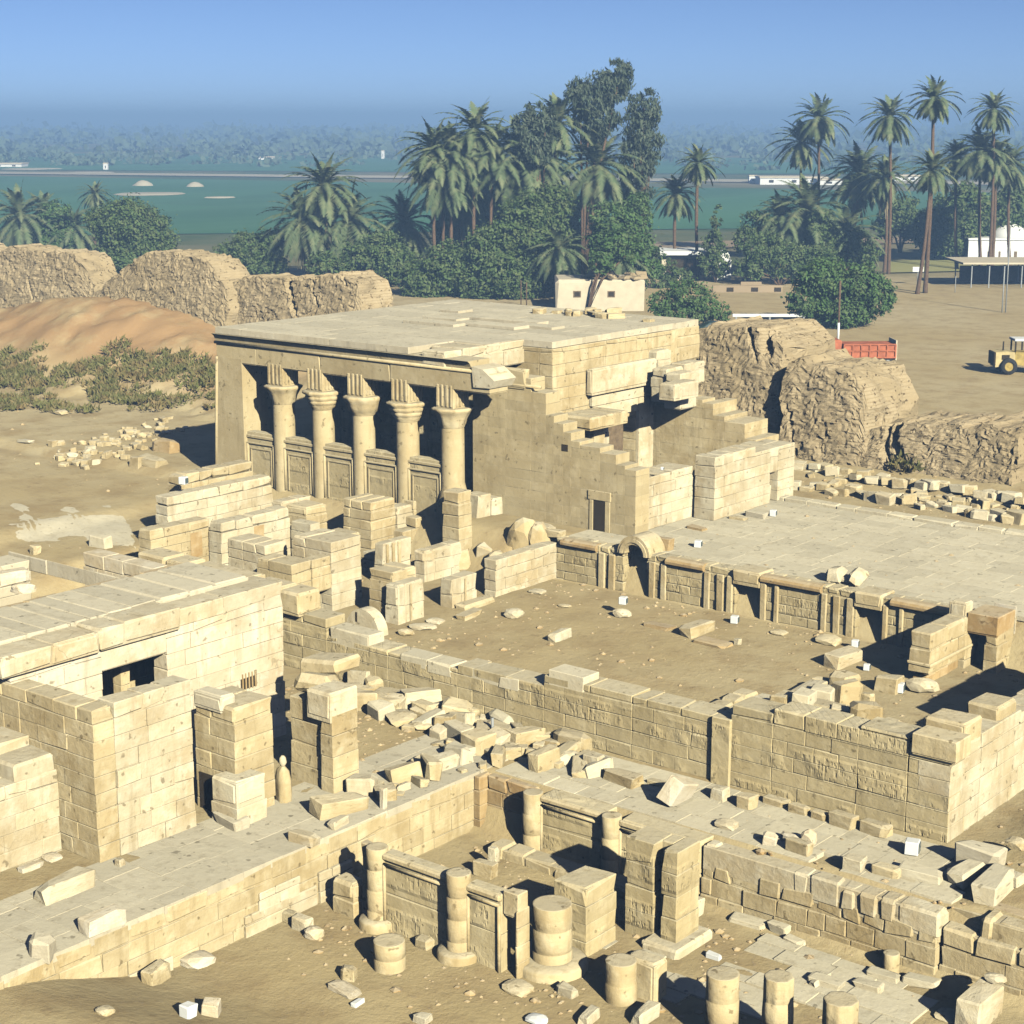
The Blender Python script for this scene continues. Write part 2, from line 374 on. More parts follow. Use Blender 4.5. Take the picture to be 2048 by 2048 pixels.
def groundmat():
    m, t, b = newmat("sandy_ground"); vec = coords(t, False)
    big = nz(t, vec, .045, 5, .6); med = nz(t, vec, .4, 5, .65); fine = nz(t, vec, 3.2, 5, .7); peb = nz(t, vec, 1.6, 6, .8)
    c = mixc(t, ramp(t, big, .4, .62), (.475, .37, .195), (.525, .43, .255))
    c = mixc(t, ramp(t, med, .44, .66, 0, .9), c, (.395, .295, .155))
    c = mixc(t, ramp(t, peb, .58, .72, 0, .85), c, (.25, .175, .09))
    c = mixc(t, ramp(t, fine, .62, .8, 0, .6), c, (.58, .50, .38))
    # burnt-orange earth slipped down from the mud-brick wall on the west mound
    sp = N(t, "ShaderNodeSeparateXYZ"); t.links.new(vec, sp.inputs[0])
    ma = N(t, "ShaderNodeMath", operation='MULTIPLY'); t.links.new(ramp(t, sp.outputs[1], 82, 87), ma.inputs[0]); t.links.new(ramp(t, sp.outputs[0], -88, -96), ma.inputs[1])
    mb_ = N(t, "ShaderNodeMath", operation='MULTIPLY'); t.links.new(ma.outputs[0], mb_.inputs[0]); t.links.new(ramp(t, nz(t, vec, .22, 6, .7), .28, .52, 0, .95), mb_.inputs[1])
    mc = N(t, "ShaderNodeMath", operation='MULTIPLY'); t.links.new(mb_.outputs[0], mc.inputs[0]); t.links.new(ramp(t, sp.outputs[1], 106, 98), mc.inputs[1])
    c = mixc(t, mc.outputs[0], c, (.39, .245, .125))
    # beyond the precinct: cultivated soil and rough grass
    d = N(t, "ShaderNodeVectorMath", operation='LENGTH'); t.links.new(vec, d.inputs[0])
    fm = N(t, "ShaderNodeMath", operation='ADD'); t.links.new(d.outputs[1], fm.inputs[0])
    sc = N(t, "ShaderNodeMath", operation='MULTIPLY'); t.links.new(nz(t, vec, .02, 4), sc.inputs[0]); sc.inputs[1].default_value = 90; t.links.new(sc.outputs[0], fm.inputs[1])
    far = mixc(t, ramp(t, nz(t, vec, .012, 5), .42, .58), (.075, .11, .04), (.22, .19, .105))
    c = mixc(t, ramp(t, fm.outputs[0], 290, 325), c, far)
    t.links.new(c, b.inputs["Base Color"])
    h = N(t, "ShaderNodeMath", operation='ADD'); t.links.new(fine, h.inputs[0]); t.links.new(peb, h.inputs[1])
    bp = N(t, "ShaderNodeBump"); bp.inputs["Strength"].default_value = .4; bp.inputs["Distance"].default_value = .08
    t.links.new(h.outputs[0], bp.inputs["Height"]); t.links.new(bp.outputs[0], b.inputs["Normal"]); return m
M_GROUND = groundmat()
def fieldmat(name, a, c2, bare):
    m, t, b = newmat(name); vec = coords(t, False)
    c = mixc(t, ramp(t, nz(t, mapped(t, vec, (.03, .004, 1)), 1, 4), .4, .6), a, c2)
    plot = N(t, "ShaderNodeTexVoronoi"); plot.inputs["Scale"].default_value = 1.0; plot.distance = 'MANHATTAN'; t.links.new(mapped(t, vec, (.018, .0055, 1)), plot.inputs["Vector"])
    c = mixc(t, ramp(t, plot.outputs["Color"], .1, .9, 0, .55), c, tuple(q*1.55 for q in a))
    c = mixc(t, ramp(t, nz(t, vec, .012, 3), .68, .74, 0, .8), c, bare)
    t.links.new(c, b.inputs["Base Color"]); return m
M_FIELD = fieldmat("crop_field", (.055, .145, .075), (.075, .175, .095), (.24, .24, .14))
M_SANDBANK = plain("pale_sand", (.50, .45, .34), .95, .2, .02)
M_EARTH = plain("bare_earth", (.38, .29, .19), .95, .3, .05)

# ================================================================== GROUND
def grid_axis(a, b, step, far, gr=1.28):
    xs = list(np.arange(a, b+.01, step)); s = step; t = b
    while t < far: s *= gr; t += s; xs.append(t)
    s = step; t = a
    while t > -far: s *= gr; t -= s; xs.insert(0, t)
    return xs
def build_ground():
    xs = grid_axis(-150, -6, .5, 6500); ys = grid_axis(18, 112, .5, 6500)
    vs = []; nx = len(xs)
    for y in ys:
        for x in xs:
            z = gz(x, y)
            if (-52 < x < -21.8 and 68.3 < y < 82.4) or (-37.5 < x < -20 and 45 < y < 48.9): z -= .09
            if -160 < x < 0 and 10 < y < 160:
                p = Vector((x, y, 0))
                z += .05*noise.noise(p*.45)+.025*noise.noise(p*1.3)-.01
                if 80 < y < 108 and (x < -70 or (x > -62 and y > 90)): z += .35*noise.noise(p*.3)+(.22 if x < -70 else .12)*noise.noise(p*.9)+(.16*noise.noise(Vector((x*.5, y*.12, 4)))+.22*noise.noise(p*.55)+.14*noise.noise(p*1.9) if x < -84 else 0)
            vs.append((x, y, z))
    fs = [(j*nx+i, j*nx+i+1, (j+1)*nx+i+1, (j+1)*nx+i) for j in range(len(ys)-1) for i in range(nx-1)]
    mb = MB(); mb.add(vs, fs, True); return mb.build("ground", M_GROUND)
struct(build_ground())

def slabs(mb, x0, x1, y0, y1, z, sx=1.5, sy=1.0, th=.2, miss=0.0, seed=1, jit=.015):
    rn = random.Random(seed)
    for p, q in cuts(y0, y1, sy, rn, .2):
        for r, s in cuts(x0, x1, sx, rn):
            if rn.random() < miss: continue
            g = .005
            cbox(mb, r+g, s-g, p+g, q-g, z-th, z+rn.uniform(-jit, jit), .005, .05, 0, rn)
mb = MB(); slabs(mb, -51.8, -22, 68.3, 82.2, 2.0, 2.0, 1.35, .2, .0, 3, .004)
mb2 = MB()
struct(mb.build("terrace_paving", M_PAVE))
mb = MB(); slabs(mb, -37.3, -20.3, 45.05, 48.7, 0.02, 1.0, 1.2, .2, .05, 5, .02)
struct(mb.build("court_paving", M_PAVE))
mb = MB(); slabs(mb, -25.5, -19.6, 39.0, 43.6, -1.97, 1.7, .9, .16, .25, 8, .04)
slabs(mb, -31, -25.2, 38.3, 40.6, -1.99, 1.2, .9, .16, .4, 9, .03)
struct(mb.build("lower_court_paving", M_PAVE))
mb = MB(); vs = []; n = 26
for i in range(n+1):
    for j in range(n+1):
        p = G(-40+(330+40)*i/n+40*(j/n-.5), 985+115*j/n+12*math.sin(i*.9)*(1-abs(2*j/n-1))+(i/n-.5)*10, 1.7); vs.append((p[0], p[1], gz(p[0], p[1])+.01+.10*noise.noise(Vector((p[0]*.22, p[1]*.22, 3)))+.05*noise.noise(Vector((p[0]*.8, p[1]*.8, 5)))-.22*(1-min(1, 4*min(i/n, 1-i/n, j/n, 1-j/n)))))
mb.add(vs, [(i*(n+1)+j, (i+1)*(n+1)+j, (i+1)*(n+1)+j+1, i*(n+1)+j+1) for i in range(n) for j in range(n)], True)
struct(mb.build("pale_stone_floor", M_PAVE))
# kerb that edges the terrace
t = thing("terrace_kerb", "long low pale kerb of flat stones along the far edge of the paved terrace", "kerb", (-44, 82.3, 2))
mb = MB(); mas(mb, -50.5, -33, 81.9, 82.7, 2, 2.18, .2, 1.6, .03); mb.build("kerb_stones", M_PAVE, t)

# ================================================================== FRONT: raised walkway
t = thing("raised_walkway", "broad raised stone walkway with grey flagged top and sunlit block face, lower left", "walkway", (-39.5, 36, -2))
mb = MB(); mas(mb, -39.2, -37.6, 23.0, 47.6, -2.2, -.03, .55, 1.3, .02, chip=.15, seed=11)
mb.build("retaining_face", M_LIME, t)
mb = MB(); slabs(mb, -41.6, -37.62, 22.5, 47.5, .03, 1.3, 1.5, .25, .03, 12, .010)
mb.build("flagstones", M_ROOF, t)
for i, (y0, y1, z0, z1, d) in enumerate(((33.6, 36.6, -1.95, -1.35, .10), (36.7, 38.2, -1.95, -1.0, .12), (29.2, 30.8, -1.9, -1.5, .12), (34.2, 35.9, -1.3, -.8, .07))):
    mb = MB(); mas(mb, -37.62, -37.6+d, y0, y1, z0, z1, .3, .9, .02, seed=20+i); mb.build("projecting_course", M_PALE, t)

# ================================================================== FRONT: ruined colonnade with screen walls
def column_mb(mb, x, y, r, z0, z1, drums=.85, seed=0, taper=.04, flute=0, chip=.012):
    rn = random.Random(seed); prof = [(r*1.0, z0)]; z = z0
    hs = max(1, round((z1-z0)/drums))
    for k in range(hs):
        a = z0+(z1-z0)*k/hs; b = z0+(z1-z0)*(k+1)/hs
        ra = r*(1-taper*k/hs); o = rn.uniform(-.008, .008)
        prof += [(ra+o, a+.015), (ra+o, (a+b)/2), (ra*(1-taper/hs)+o, b-.015), (ra*(1-taper/hs)-.012+o, b)]
    prof += [(prof[-1][0]-.05, z1+.0)]
    ph = rn.random()*9
    w = lambda a, z: (1+chip*noise.noise(Vector((math.cos(a)*2, math.sin(a)*2, z*1.5+ph)))
                      - (flute*abs(math.cos(a*4)) if flute and z > z1-.75 else 0))
    lathe(mb, x, y, prof, 40 if flute else 32, True, w)
def col_at(u, vb, zb, wpx):
    p = G(u, vb, zb); r = wpx/2/ppm(*p); d = np.array([-math.sin(YAW), math.cos(YAW)])
    return p[0]+d[0]*r, p[1]+d[1]*r, r
t = thing("ruined_colonnade", "front row of three worn columns joined by carved screen walls in the lower court", "colonnade", (-32, 37, -2))
ZB = -2.0
x1, y1, r1 = col_at(755, 1845, -1.75, 46); c1t = zv(1693, x1, y1)
x2, y2, r2 = col_at(918, 1898, -1.85, 52); y2 = y1-.05; x2 = ux(918, y2, -1.0); c2t = zv(1744, x2, y2)
x3, y3, r3 = col_at(1105, 1952, ZB, 84); c3t = zv(1806, x3, y3)
for i, (x, y, r, zt) in enumerate(((x1, y1, r1, c1t), (x2, y2, r2, c2t), (x3, y3, r3, c3t))):
    mb = MB(); column_mb(mb, x, y, r, ZB-.1, zt, .75, 30+i); c = mb.build("column", M_LIME, t)
    mb = MB(); lathe(mb, x, y, [(r*1.75, ZB-.2), (r*1.75, ZB+.2), (r*1.6, ZB+.27), (r*1.05, ZB+.3)], 28)
    mb.build("column_base", M_LIME, c)
def screen_panel(t, xa, xb, y, z0, z1, th=.45, left=True, right=True):
    mb = MB(); mas(mb, xa, xb, y, y+th, z0, z1-.0, (z1-z0)/2.02, 9, .004, chip=.05)
    w = mb.build("screen_wall", M_CARVED, t)
    mb = MB(); g = .12
    if left: tube(mb, [(xa+.07, y-.03, z0), (xa+.07, y-.03, z1-.35)], .055)
    if right: tube(mb, [(xb-.07, y-.03, z0), (xb-.07, y-.03, z1-.35)], .055)
    tube(mb, [(xa+.05, y-.03, z1-.35), (xb-.05, y-.03, z1-.35)], .05)
    cbox(mb, xa+.02, xb-.02, y-.09, y+.05, z1-.22, z1-.02, .05)
    mb.build("torus_frame", M_LIME, w); return w
ys = y1-.05
screen_panel(t, x1+r1*.8, x2-r2*.75, ys, ZB-.1, zv(1728, (x1+x2)/2, ys))
xj = ux(1003, ys, -1)
screen_panel(t, x2+r2*.8, xj, ys, ZB-.1, zv(1775, (x2+xj)/2, ys))
mb = MB(); xl = ux(1036, ys, -.5)
mas(mb, xj+.01, x3-r3*.5, ys+.02, ys+.5, zv(1812, xj, ys), zv(1780, xj, ys), .5, 1.0, .02); mb.build("lintel", M_LIME, t)
mb = MB(); mas(mb, xl, x3-r3*.6, ys-.02, ys+.55, ZB-.1, zv(1812, xj, ys)-.01, .6, 2); mb.build("door_jamb", M_LIME, t)
p = G(1186, 1908, ZB); bz = zv(1772, p[0], p[1]); bx = p[0]; by0 = p[1]
mb = MB(); by1 = uy(1234, bx, bz)
mas(mb, ux(1122, by0, bz), bx, by0-.35, by1, ZB-.1, bz, .62, 2, .012, chip=.2); mb.build("wall_end", M_CARVED, t)
mb = MB(); xa = ux(668, ys, -1.2); xb = ux(712, ys, -1.2)
mas(mb, xa, xb, ys-.1, ys+.55, ZB-.1, zv(1752, xa, ys), .8, 2, .02, chip=.4)
mas(mb, xb+.05, x1-r1*.7, ys+.15, ys+.5, ZB-.1, zv(1700, x1, ys), .9, 2, .02); mb.build("broken_jamb", M_LIME, t)

# rear screen wall that retains the paved level
t = thing("rear_screen_wall", "tall carved wall with two half columns retaining the paved level behind the lower court", "wall", (-33, 44.4, -2))
YR = 44.2
xr1, yr1, rr1 = col_at(1026, 1728, ZB, 44); xr2, yr2, rr2 = col_at(1187, 1778, ZB, 44)
yr1 = yr2 = YR
for i, (x, r) in enumerate(((xr1, rr1), (xr2, rr2))):
    mb = MB(); column_mb(mb, x, YR, r, ZB-.1, .06, .8, 40+i); mb.build("column", M_LIME, t)
w = screen_panel(t, xr1+rr1*.8, xr2-rr2*.9, YR+.02, ZB-.1, .02, .8)
w = screen_panel(t, xr2+rr2*.8, ux(1400, YR, -.5), YR+.02, ZB-.1, .0, .8)
mb = MB(); xd = ux(958, YR, -1)
mas(mb, xd, xr1-rr1*.7, YR+.45, YR+.8, ZB-.1, -.05, .5, 1); mas(mb, -37.62, xd, YR+.05, YR+.8, ZB-.1, -.02, .5, 1)
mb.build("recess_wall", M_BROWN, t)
mb = MB(); mas(mb, ux(985, 43.2, -1.7), ux(1290, 43.2, -1.7), 42.9, 43.75, -2.1, -1.62, .5, 1.25, .04, drop=.12, chip=.4, seed=4)
mb.build("bench_course", M_LIME, t)
# big anta pillar
t = thing("anta_pillar", "tall thick square pillar with a dark vertical slot, standing on a chipped plinth", "pillar", (-27.6, 42, -2))
p = G(1352, 1888, -1.75); px, py = p[0], p[1]; pt = zv(1706, px, py)
xs1 = ux(1322, py, -.5); xs0 = ux(1306, py+.1, -.5); xL = ux(1259, py+.35, -.5); pyb = uy(1402, px, pt)
mb = MB()
mas(mb, xs1, px, py, pyb, -1.75, pt, .7, 3, .006, chip=.15)
mas(mb, xL, xs0, py+.12, pyb, -1.95, pt-.02, .7, 3, .006, chip=.15)
mas(mb, xs0-.05, xs1+.05, py+.55, pyb-.02, -1.95, pt-.03, .7, 3, .006)
mb.build("shaft", M_CARVED, t)
mb = MB(); mas(mb, xs1-.45, px+.35, py-.45, pyb+.3, -2.1, -1.72, .4, 3, .02, chip=.6); mb.build("plinth", M_PALE, t)

# free-standing column stumps of the front court
grp = None
def stump(u, vt, zt_or_vb, wpx, label, mode='base', flute=0, seed=0, y=37.2, base=False):
    if mode == 'base':
        x, yy, r = col_at(u, zt_or_vb, ZB, wpx); zt = zv(vt, x, yy)
    else:
        p = onY(u, vt, y); x, yy, zt = p; r = wpx/2/ppm(*p)
    o = thing("column_stump", label, "column", (x, yy, ZB))
    mb = MB(); column_mb(mb, x, yy, r, ZB-.1, zt, .62, seed, .02, flute, .03); mb.build("shaft", M_LIME, o)
    return o, x, yy, r, zt
stump(777, 1880, 1950, 66, "short broken column drum standing alone on the sand, long shadow to its left", seed=51)
o, x, y, r, zt = stump(1243, 1920, 2012, 66, "smooth column stump with a square block joined behind it", seed=52)
mb = MB(); mas(mb, x-.1, x+r*2.0, y+r*.75, y+r*.75+.7, ZB-.1, zt-.05, 1.2, 2, .03, chip=.6); mb.build("attached_block", M_LIME, o)
stump(1446, 1946, 0, 68, "plain drum column stump cut by the bottom edge, casting a big dark shadow", mode='top', seed=53, y=37.3)
stump(1558, 1952, 0, 64, "fluted column stump at the bottom edge, left of the other fluted one", mode='top', flute=.10, seed=54, y=37.3)
stump(1682, 1998, 0, 74, "fluted column stump at the bottom edge, the lowest and rightmost of the row", mode='top', flute=.10, seed=55, y=36.8)
stump(1722, 1738, 1805, 44, "two drum column stump against the rubble wall at lower right", seed=56)
stump(1773, 1866, 1915, 36, "low worn drum with a rounded top beside a fallen capital", seed=57)
stump(1785, 1905, 1948, 34, "small cut cylinder stone at the edge of the flat slabs", seed=58)

# rubble retaining wall to the right of the anta
t = thing("rubble_retaining_wall", "low uneven retaining wall of loose square blocks along the paved strip", "wall", (-24, 44.3, -2))
mb = MB(); mas(mb, ux(1402, YR, -.4), -20.3, YR, YR+.75, -2.2, -.55, .5, .9, .035, chip=.3, seed=61)
mb.build("lower_courses", M_LIME, t)
mb = MB(); mas(mb, ux(1402, YR, -.4), -20.3, YR-.02, YR+.7, -.55, .0, .5, .85, .06, drop=.18, chip=.5, seed=63)
mb.build("upper_course", M_PALE, t)

t = thing("stepped_back_wall", "short ruined wall set back beyond the end of the retaining wall, under the right pile of blocks", "wall", (-17, 44.6, -2))
mb = MB(); mas(mb, -20.25, -13.5, 44.35, 45.1, -2.2, -.45, .55, 1.1, .05, chip=.4, seed=66, drop=.0); mas(mb, -19.2, -16.0, 44.5, 45.3, -.44, .1, .5, 1.0, .06, chip=.6, seed=67, drop=.25)
mb.build("courses", M_LIME, t)

# ================================================================== BASILICA
def wallseg(mb, u0, u1, v, Y, th, zb=-.2, zt=None, ch=.5, seed=0, **k):
    um = (u0+u1)/2; pm = onY(um, v, Y); z = pm[2] if zt is None else zt
    xa, xb = ux(u0, Y, z), ux(u1, Y, z)
    mas(mb, xa, xb, Y, Y+th, zb, z, ch, 1.35, .012, seed=seed+int(u0), zg=0.0, **k); return xa, xb, z
t = thing("basilica_south_wall", "long carved outer wall running diagonally across the middle, stepped broken top", "wall", (-38, 49.5, 0))
mb = MB()
for (u0, u1, v, th) in ((500, 603, 1178, 1.1), (603, 652, 1232, 1.1), (652, 775, 1286, 1.15), (775, 915, 1321, 1.15), (915, 1088, 1350, 1.15),
                        (1088, 1264, 1371, 1.2), (1264, 1424, 1412, 1.2), (1424, 1464, 1436, 1.25), (1464, 1546, 1418, 1.2), (1546, 1718, 1437, 1.2), (1718, 1818, 1462, 1.2)):
    wallseg(mb, u0, u1, v, 49.0, th)
xa, xb, z = wallseg(mb, 1818, 1904, 1497, 49.0, 1.2)
mb.build("wall_face", M_CARVED, t)
mb = MB()
pz = onY(1440, 1436, 48.9)[2]; mas(mb, ux(1421, 48.86, 1.2), ux(1459, 48.86, 1.2), 48.86, 49.02, -.2, pz+.02, 3, 3, 0)
mb.build("pilaster", M_CARVED, t)
mb = MB(); mas(mb, ux(1823, 48.9, z+.4), ux(1916, 48.9, z+.4), 48.86, 49.9, z+.01, z+.42, .5, 3.2, .01, seed=5); mb.build("coping_block", M_LIME, t)
mb = MB()
for (u0, u1, v, h) in ((1098, 1170, 1346, .28), (800, 905, 1318, .10), (925, 1040, 1345, .08), (660, 740, 1262, .45)):
    q = onY((u0+u1)/2, v, 49.05)
    mas(mb, ux(u0, 49.05, q[2]), ux(u1, 49.05, q[2]), 48.99, 49.95, q[2]-h-.15, q[2], .4, 1.8, .015, seed=int(u0))
mb.build("top_course", M_PAVE, t)
# east wall of the basilica
XE = xb
t = thing("basilica_east_wall", "bright sunlit plain masonry wall turning the corner at the right edge", "wall", (XE-.5, 54, 0))
mb = MB(); ze = z
mas(mb, XE-1.1, XE, 49.0, 51.2, -.3, ze, .5, 1.5, .012, zg=0, seed=70)
mas(mb, XE-1.1, XE, 51.2, 54.2, -.3, ze+.05, .5, 1.5, .012, zg=0, seed=71)
mas(mb, XE-1.1, XE, 57.5, 64.5, -.3, 3.3, .5, 1.5, .012, zg=0, seed=73)  # unseen taller stretch, added to cast shadow over the passage
mas(mb, XE-1.1, XE, 54.2, 57.5, -.3, ze-.1, .5, 1.5, .012, zg=0, seed=72)
mb.build("wall_face", M_PALE, t)
q = G(1962, 1470, ze)
mb = MB(); mas(mb, XE-1.5, XE-.05, 50.0, 51.3, ze+.03, ze+.62, .7, 2, .02, chip=.5, seed=74)
mas(mb, XE-1.25, XE-.1, 52.6, 54.0, ze+.08, ze+.5, .7, 2, .03, chip=.5, seed=75); mb.build("loose_coping", M_LIME, t)

# vestibule at the east end
t = thing("vestibule_ruin", "broken east end of the court with thick piers, low walls and a dark deep passage", "ruin", (-26, 58, 0))
mb = MB()
p = G(1859, 1352, .45); zt = zv(1268, p[0], p[1]); xl = ux(1820, p[1], zt); yb = uy(1951, p[0], zt)
PIER = (xl, p[0], p[1], yb, zt)
mb = MB(); mas(mb, -27.0, -23.6, 53.0, 53.8, -.2, 1.9, .5, 1, .03, drop=.3, chip=.4, seed=83); mb.build("low_wall", M_LIME, t)
mb = MB(); mas(mb, -33.4, -28.0, 52.2, 53.0, -.2, .7, .5, 1, .03, drop=.3, chip=.4, seed=84); mb.build("low_wall", M_LIME, t)
mb = MB(); mas(mb, -34.8, -34.0, 50.4, 57.0, -.2, .55, .5, 1, .03, drop=.2, chip=.4, seed=85); mb.build("low_wall", M_LIME, t)
mb = MB(); mas(mb, -25.0, -22.3, 61.0, 61.8, -.2, 2.0, .5, 1, .03, drop=.2, chip=.4, seed=86); mb.build("low_wall", M_LIME, t)
mb = MB(); mas(mb, -33.5, -30.5, 57.0, 57.9, -.2, .5, .5, 1.2, .03, chip=.4, seed=87); mb.build("low_wall", M_LIME, t)

mb = MB(); slabs(mb, -34, -24, 50.3, 57.2, .42, 1.1, 1.1, .5, .15, 88, .05); mb.build("raised_floor", M_PAVE, t)
t = thing("cornice_pier", "big stained stone pier with a projecting cornice band, beside the dark passage", "pier", ((xl+p[0])/2, (p[1]+yb)/2, 0))
mb = MB(); hh = zt
mas(mb, xl, p[0], p[1], yb, .75, hh, .6, 1.6, .02, chip=.4, seed=80); mb.build("upper_block", M_LIME, t)
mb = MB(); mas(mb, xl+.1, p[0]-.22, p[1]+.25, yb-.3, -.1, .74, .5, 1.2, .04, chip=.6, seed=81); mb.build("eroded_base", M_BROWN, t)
mb = MB(); cbox(mb, xl-.06, p[0]+.07, p[1]-.06, yb+.05, .78, .93, .05); mb.build("cornice_band", M_LIME, t)
mb = MB(); mas(mb, p[0]-.9, p[0]-.05, yb-.75, yb-.02, hh+.0, hh+.55, .6, 1, .03, chip=.8, seed=82); mb.build("top_fragment", M_PALE, t)
t = thing("passage_gate", "narrow roofed gateway with stone lintel over a black opening at the right", "gate", (-27, 66.5, 0))
mb = MB()
q = onY(1945, 1236, 66.4)
gx0 = ux(1944, 66.4, 2); gx1 = ux(1970, 66.4, 2); gx2 = ux(1997, 66.4, 2)
mas(mb, gx1, gx2, 66.4, 68.0, -.2, 1.75, .6, 1, .02, chip=.3, seed=90); mas(mb, gx0-.9, gx0-.15, 66.2, 67.4, -.2, 1.9, .6, 1, .03, chip=.4, seed=91)
mb.build("jamb", M_LIME, t)
mb = MB(); mas(mb, gx0-.2, gx2+.02, 66.35, 68.0, 1.77, 2.35, .6, 3, .01, seed=92); mb.build("lintel", M_BROWN, t)
mb = MB(); yw = uy(2030, gx2, 2.2); mas(mb, gx2-.9, gx2+.06, 68.02, yw, -.2, 2.5, .6, 2, .02, chip=.3, seed=93); mb.build("pale_end", M_WHITE, t)

# niche wall that carries the terrace
YN = 67.4
t = thing("niche_wall", "low retaining wall with arched and square niches and pilasters below the paved terrace", "wall", (-40, 67.8, 0))
zN = 2.03
niches = [(1247, 1293, 1.75), (1470, 1517, 1.75), (1712, 1760, 1.75)]
mb = MB(); xs = [-51.9]; 
for (a, b, h) in niches: xs += [ux(a, YN, 1), ux(b, YN, 1)]
xs.append(-28.6)
for i in range(0, len(xs), 2): mas(mb, xs[i], xs[i+1], YN, YN+.85, -.2, zN, .42, .8, .02, seed=100+i, chip=.25, zg=0)
for i in range(1, len(xs)-1, 2): mas(mb, xs[i]-.05, xs[i+1]+.05, YN+.85, YN+1.3, -.2, zN-.03, .42, .8, .02, seed=120+i)
mb.build("wall_courses", M_CARVED, t)
mb = MB()
for (a, b) in ((1196, 1209), (1216, 1229), (1297, 1309), (1320, 1331), (1407, 1418), (1432, 1446), (1519, 1531), (1547, 1556), (1641, 1652), (1665, 1678), (1763, 1774), (1796, 1805), (1452, 1464), (1692, 1706)):
    mb = MB(); cbox(mb, ux(a, YN-.09, 1), ux(b, YN-.09, 1), YN-.10, YN+.02, -.1, 1.72, .03, .3); mb.build("pilaster", M_LIME, t)
mb = MB()
for (a, b) in ((1330, 1405), (1520, 1640), (1780, 1905), (1120, 1190)):
    xa, xb = ux(a, YN-.2, 1.9), ux(b, YN-.2, 1.9)
    prof = [(YN+.3, 1.7), (YN-.10, 1.7), (YN-.2, 1.78), (YN-.22, 1.9), (YN-.16, 2.0), (YN-.02, 2.06), (YN+.3, 2.06)]
    vs = [(xa, a_, b_) for a_, b_ in prof]+[(xb, a_, b_) for a_, b_ in prof]; n = len(prof)
    mb = MB(); mb.add(vs, [tuple(range(n)), tuple(range(2*n-1, n-1, -1))]+[(i, i+n, (i+1) % n+n, (i+1) % n) for i in range(n)]); mb.build("round_cornice", M_BROWN, t)
def half_ring(mb, cx, y0, y1, z, r0, r1, n=14, full=False):
    vs = []; fs = []
    for i in range(n+1):
        a = math.pi*i/n
        for (r, y) in ((r0, y0), (r1, y0), (r1, y1), (r0, y1)): vs.append((cx+r*math.cos(a), y, z+r*math.sin(a)))
    for i in range(n):
        for k in range(4): fs.append((i*4+k, i*4+(k+1) % 4, i*4+4+(k+1) % 4, i*4+4+k))
    fs += [(0, 1, 2, 3), (n*4+3, n*4+2, n*4+1, n*4)]; mb.add(vs, fs)
mb = MB(); na = (xs[1]+xs[2])/2; half_ring(mb, na, YN-.16, YN+1.2, 1.9, .5, .92); half_ring(mb, na, YN-.22, YN-.1, 1.9, .62, .78); mb.build("niche_arch", M_LIME, t)
mb = MB()
for i in (3, 5):
    mb = MB(); mas(mb, xs[i]-.1, xs[i+1]+.15, YN-.2, YN+1.1, 1.72, 2.12, .5, 3, .02, chip=.6, seed=130+i); mb.build("niche_lintel", M_LIME, t)
t = thing("shell_stone", "large hollowed stone with a broken scooped top above the third niche", "stone block", (*G(1690, 1160, 2.1)[:2], 2.03))
q = t.location
def chunk(mb, x, y, z, L, Wd, Hh, c=.1, j=.06, rz=0, seed=0, tilt=0):
    rn = random.Random(seed); vs, fs = cbox_geo(-L/2, L/2, -Wd/2, Wd/2, 0, Hh, c, .4, j, rn)
    M = Matrix.Translation((x, y, z)) @ Matrix.Rotation(rz, 4, 'Z') @ Matrix.Rotation(tilt, 4, 'Y')
    mb.add([tuple(M @ Vector(v)) for v in vs], fs)
mb = MB(); chunk(mb, q.x-.35, q.y, q.z, .7, 1.1, .55, .12, .08, .1, 3, -.25); chunk(mb, q.x+.5, q.y, q.z, .6, 1.1, .62, .12, .08, .1, 4, .3); chunk(mb, q.x, q.y+.1, q.z-.05, 1.2, 1.0, .3, .1, .05, .1, 5)
mb.build("hollow_halves", M_PALE, t)

# --- chapels and screen at the west end: one thing per standing piece
def piece(name, label, cat, u, vt, vb, uL, uR, zb=0.0, mat=None, ch=.55, drop=0, dx=None, dy=None, Y=None, X=None, bl=1.2, part="masonry", chip=.2, jit=.015, zbase=None):
    """standing stone piece from its near (south-east) edge: column u, rows vt..vb"""
    if Y is not None: p = onY(u, vt, Y); zt = p[2]
    elif X is not None: p = onX(u, vt, X); zt = p[2]
    else: p = G(u, vb, zb); zt = zv(vt, p[0], p[1])
    x, y = p[0], p[1]
    xl = x-dx if dx else ux(uL, y, zt); yb = y+dy if dy else uy(uR, x, zt)
    t = thing(name, label, cat, ((xl+x)/2, (y+yb)/2, zb)); mb = MB()
    mas(mb, xl, x, y, yb, (zbase if zbase is not None else zb-.25), zt, ch, bl, jit, drop=drop, chip=chip, seed=int(u*7+vt)); mb.build(part, mat or M_LIME, t)
    return t, xl, x, y, yb, zt
t, a, b, c, d, e = piece("chapel_wall", "low straight pale wall at the far left corner of the sandy court", "wall", 992, 1121, 1194, 966, 1116, dx=.75, mat=M_PALE)
t, a, b, c, d, e = piece("chapel_pier", "square panelled pier with a step slab at its foot, right of the taller pier", "pier", 905, 1160, 1217, 880, 954, mat=M_PALE, ch=.7)
mb = MB(); cbox(mb, b+.02, b+.75, c+.1, d+.5, -.2, .22, .05, .5); mb.build("step_slab", M_LIME, t)
mb = MB(); cbox(mb, b+.0, b+.06, (c+d)/2-.05, (c+d)/2+.05, 0, e-.1, .01); mb.build("corner_strip", M_LIME, t)
t, a, b, c, d, e = piece("chapel_pier", "tall panelled pier at the court edge with a second block behind its top", "pier", 797, 1172, 1250, 768, 849, mat=M_PALE, ch=.9)
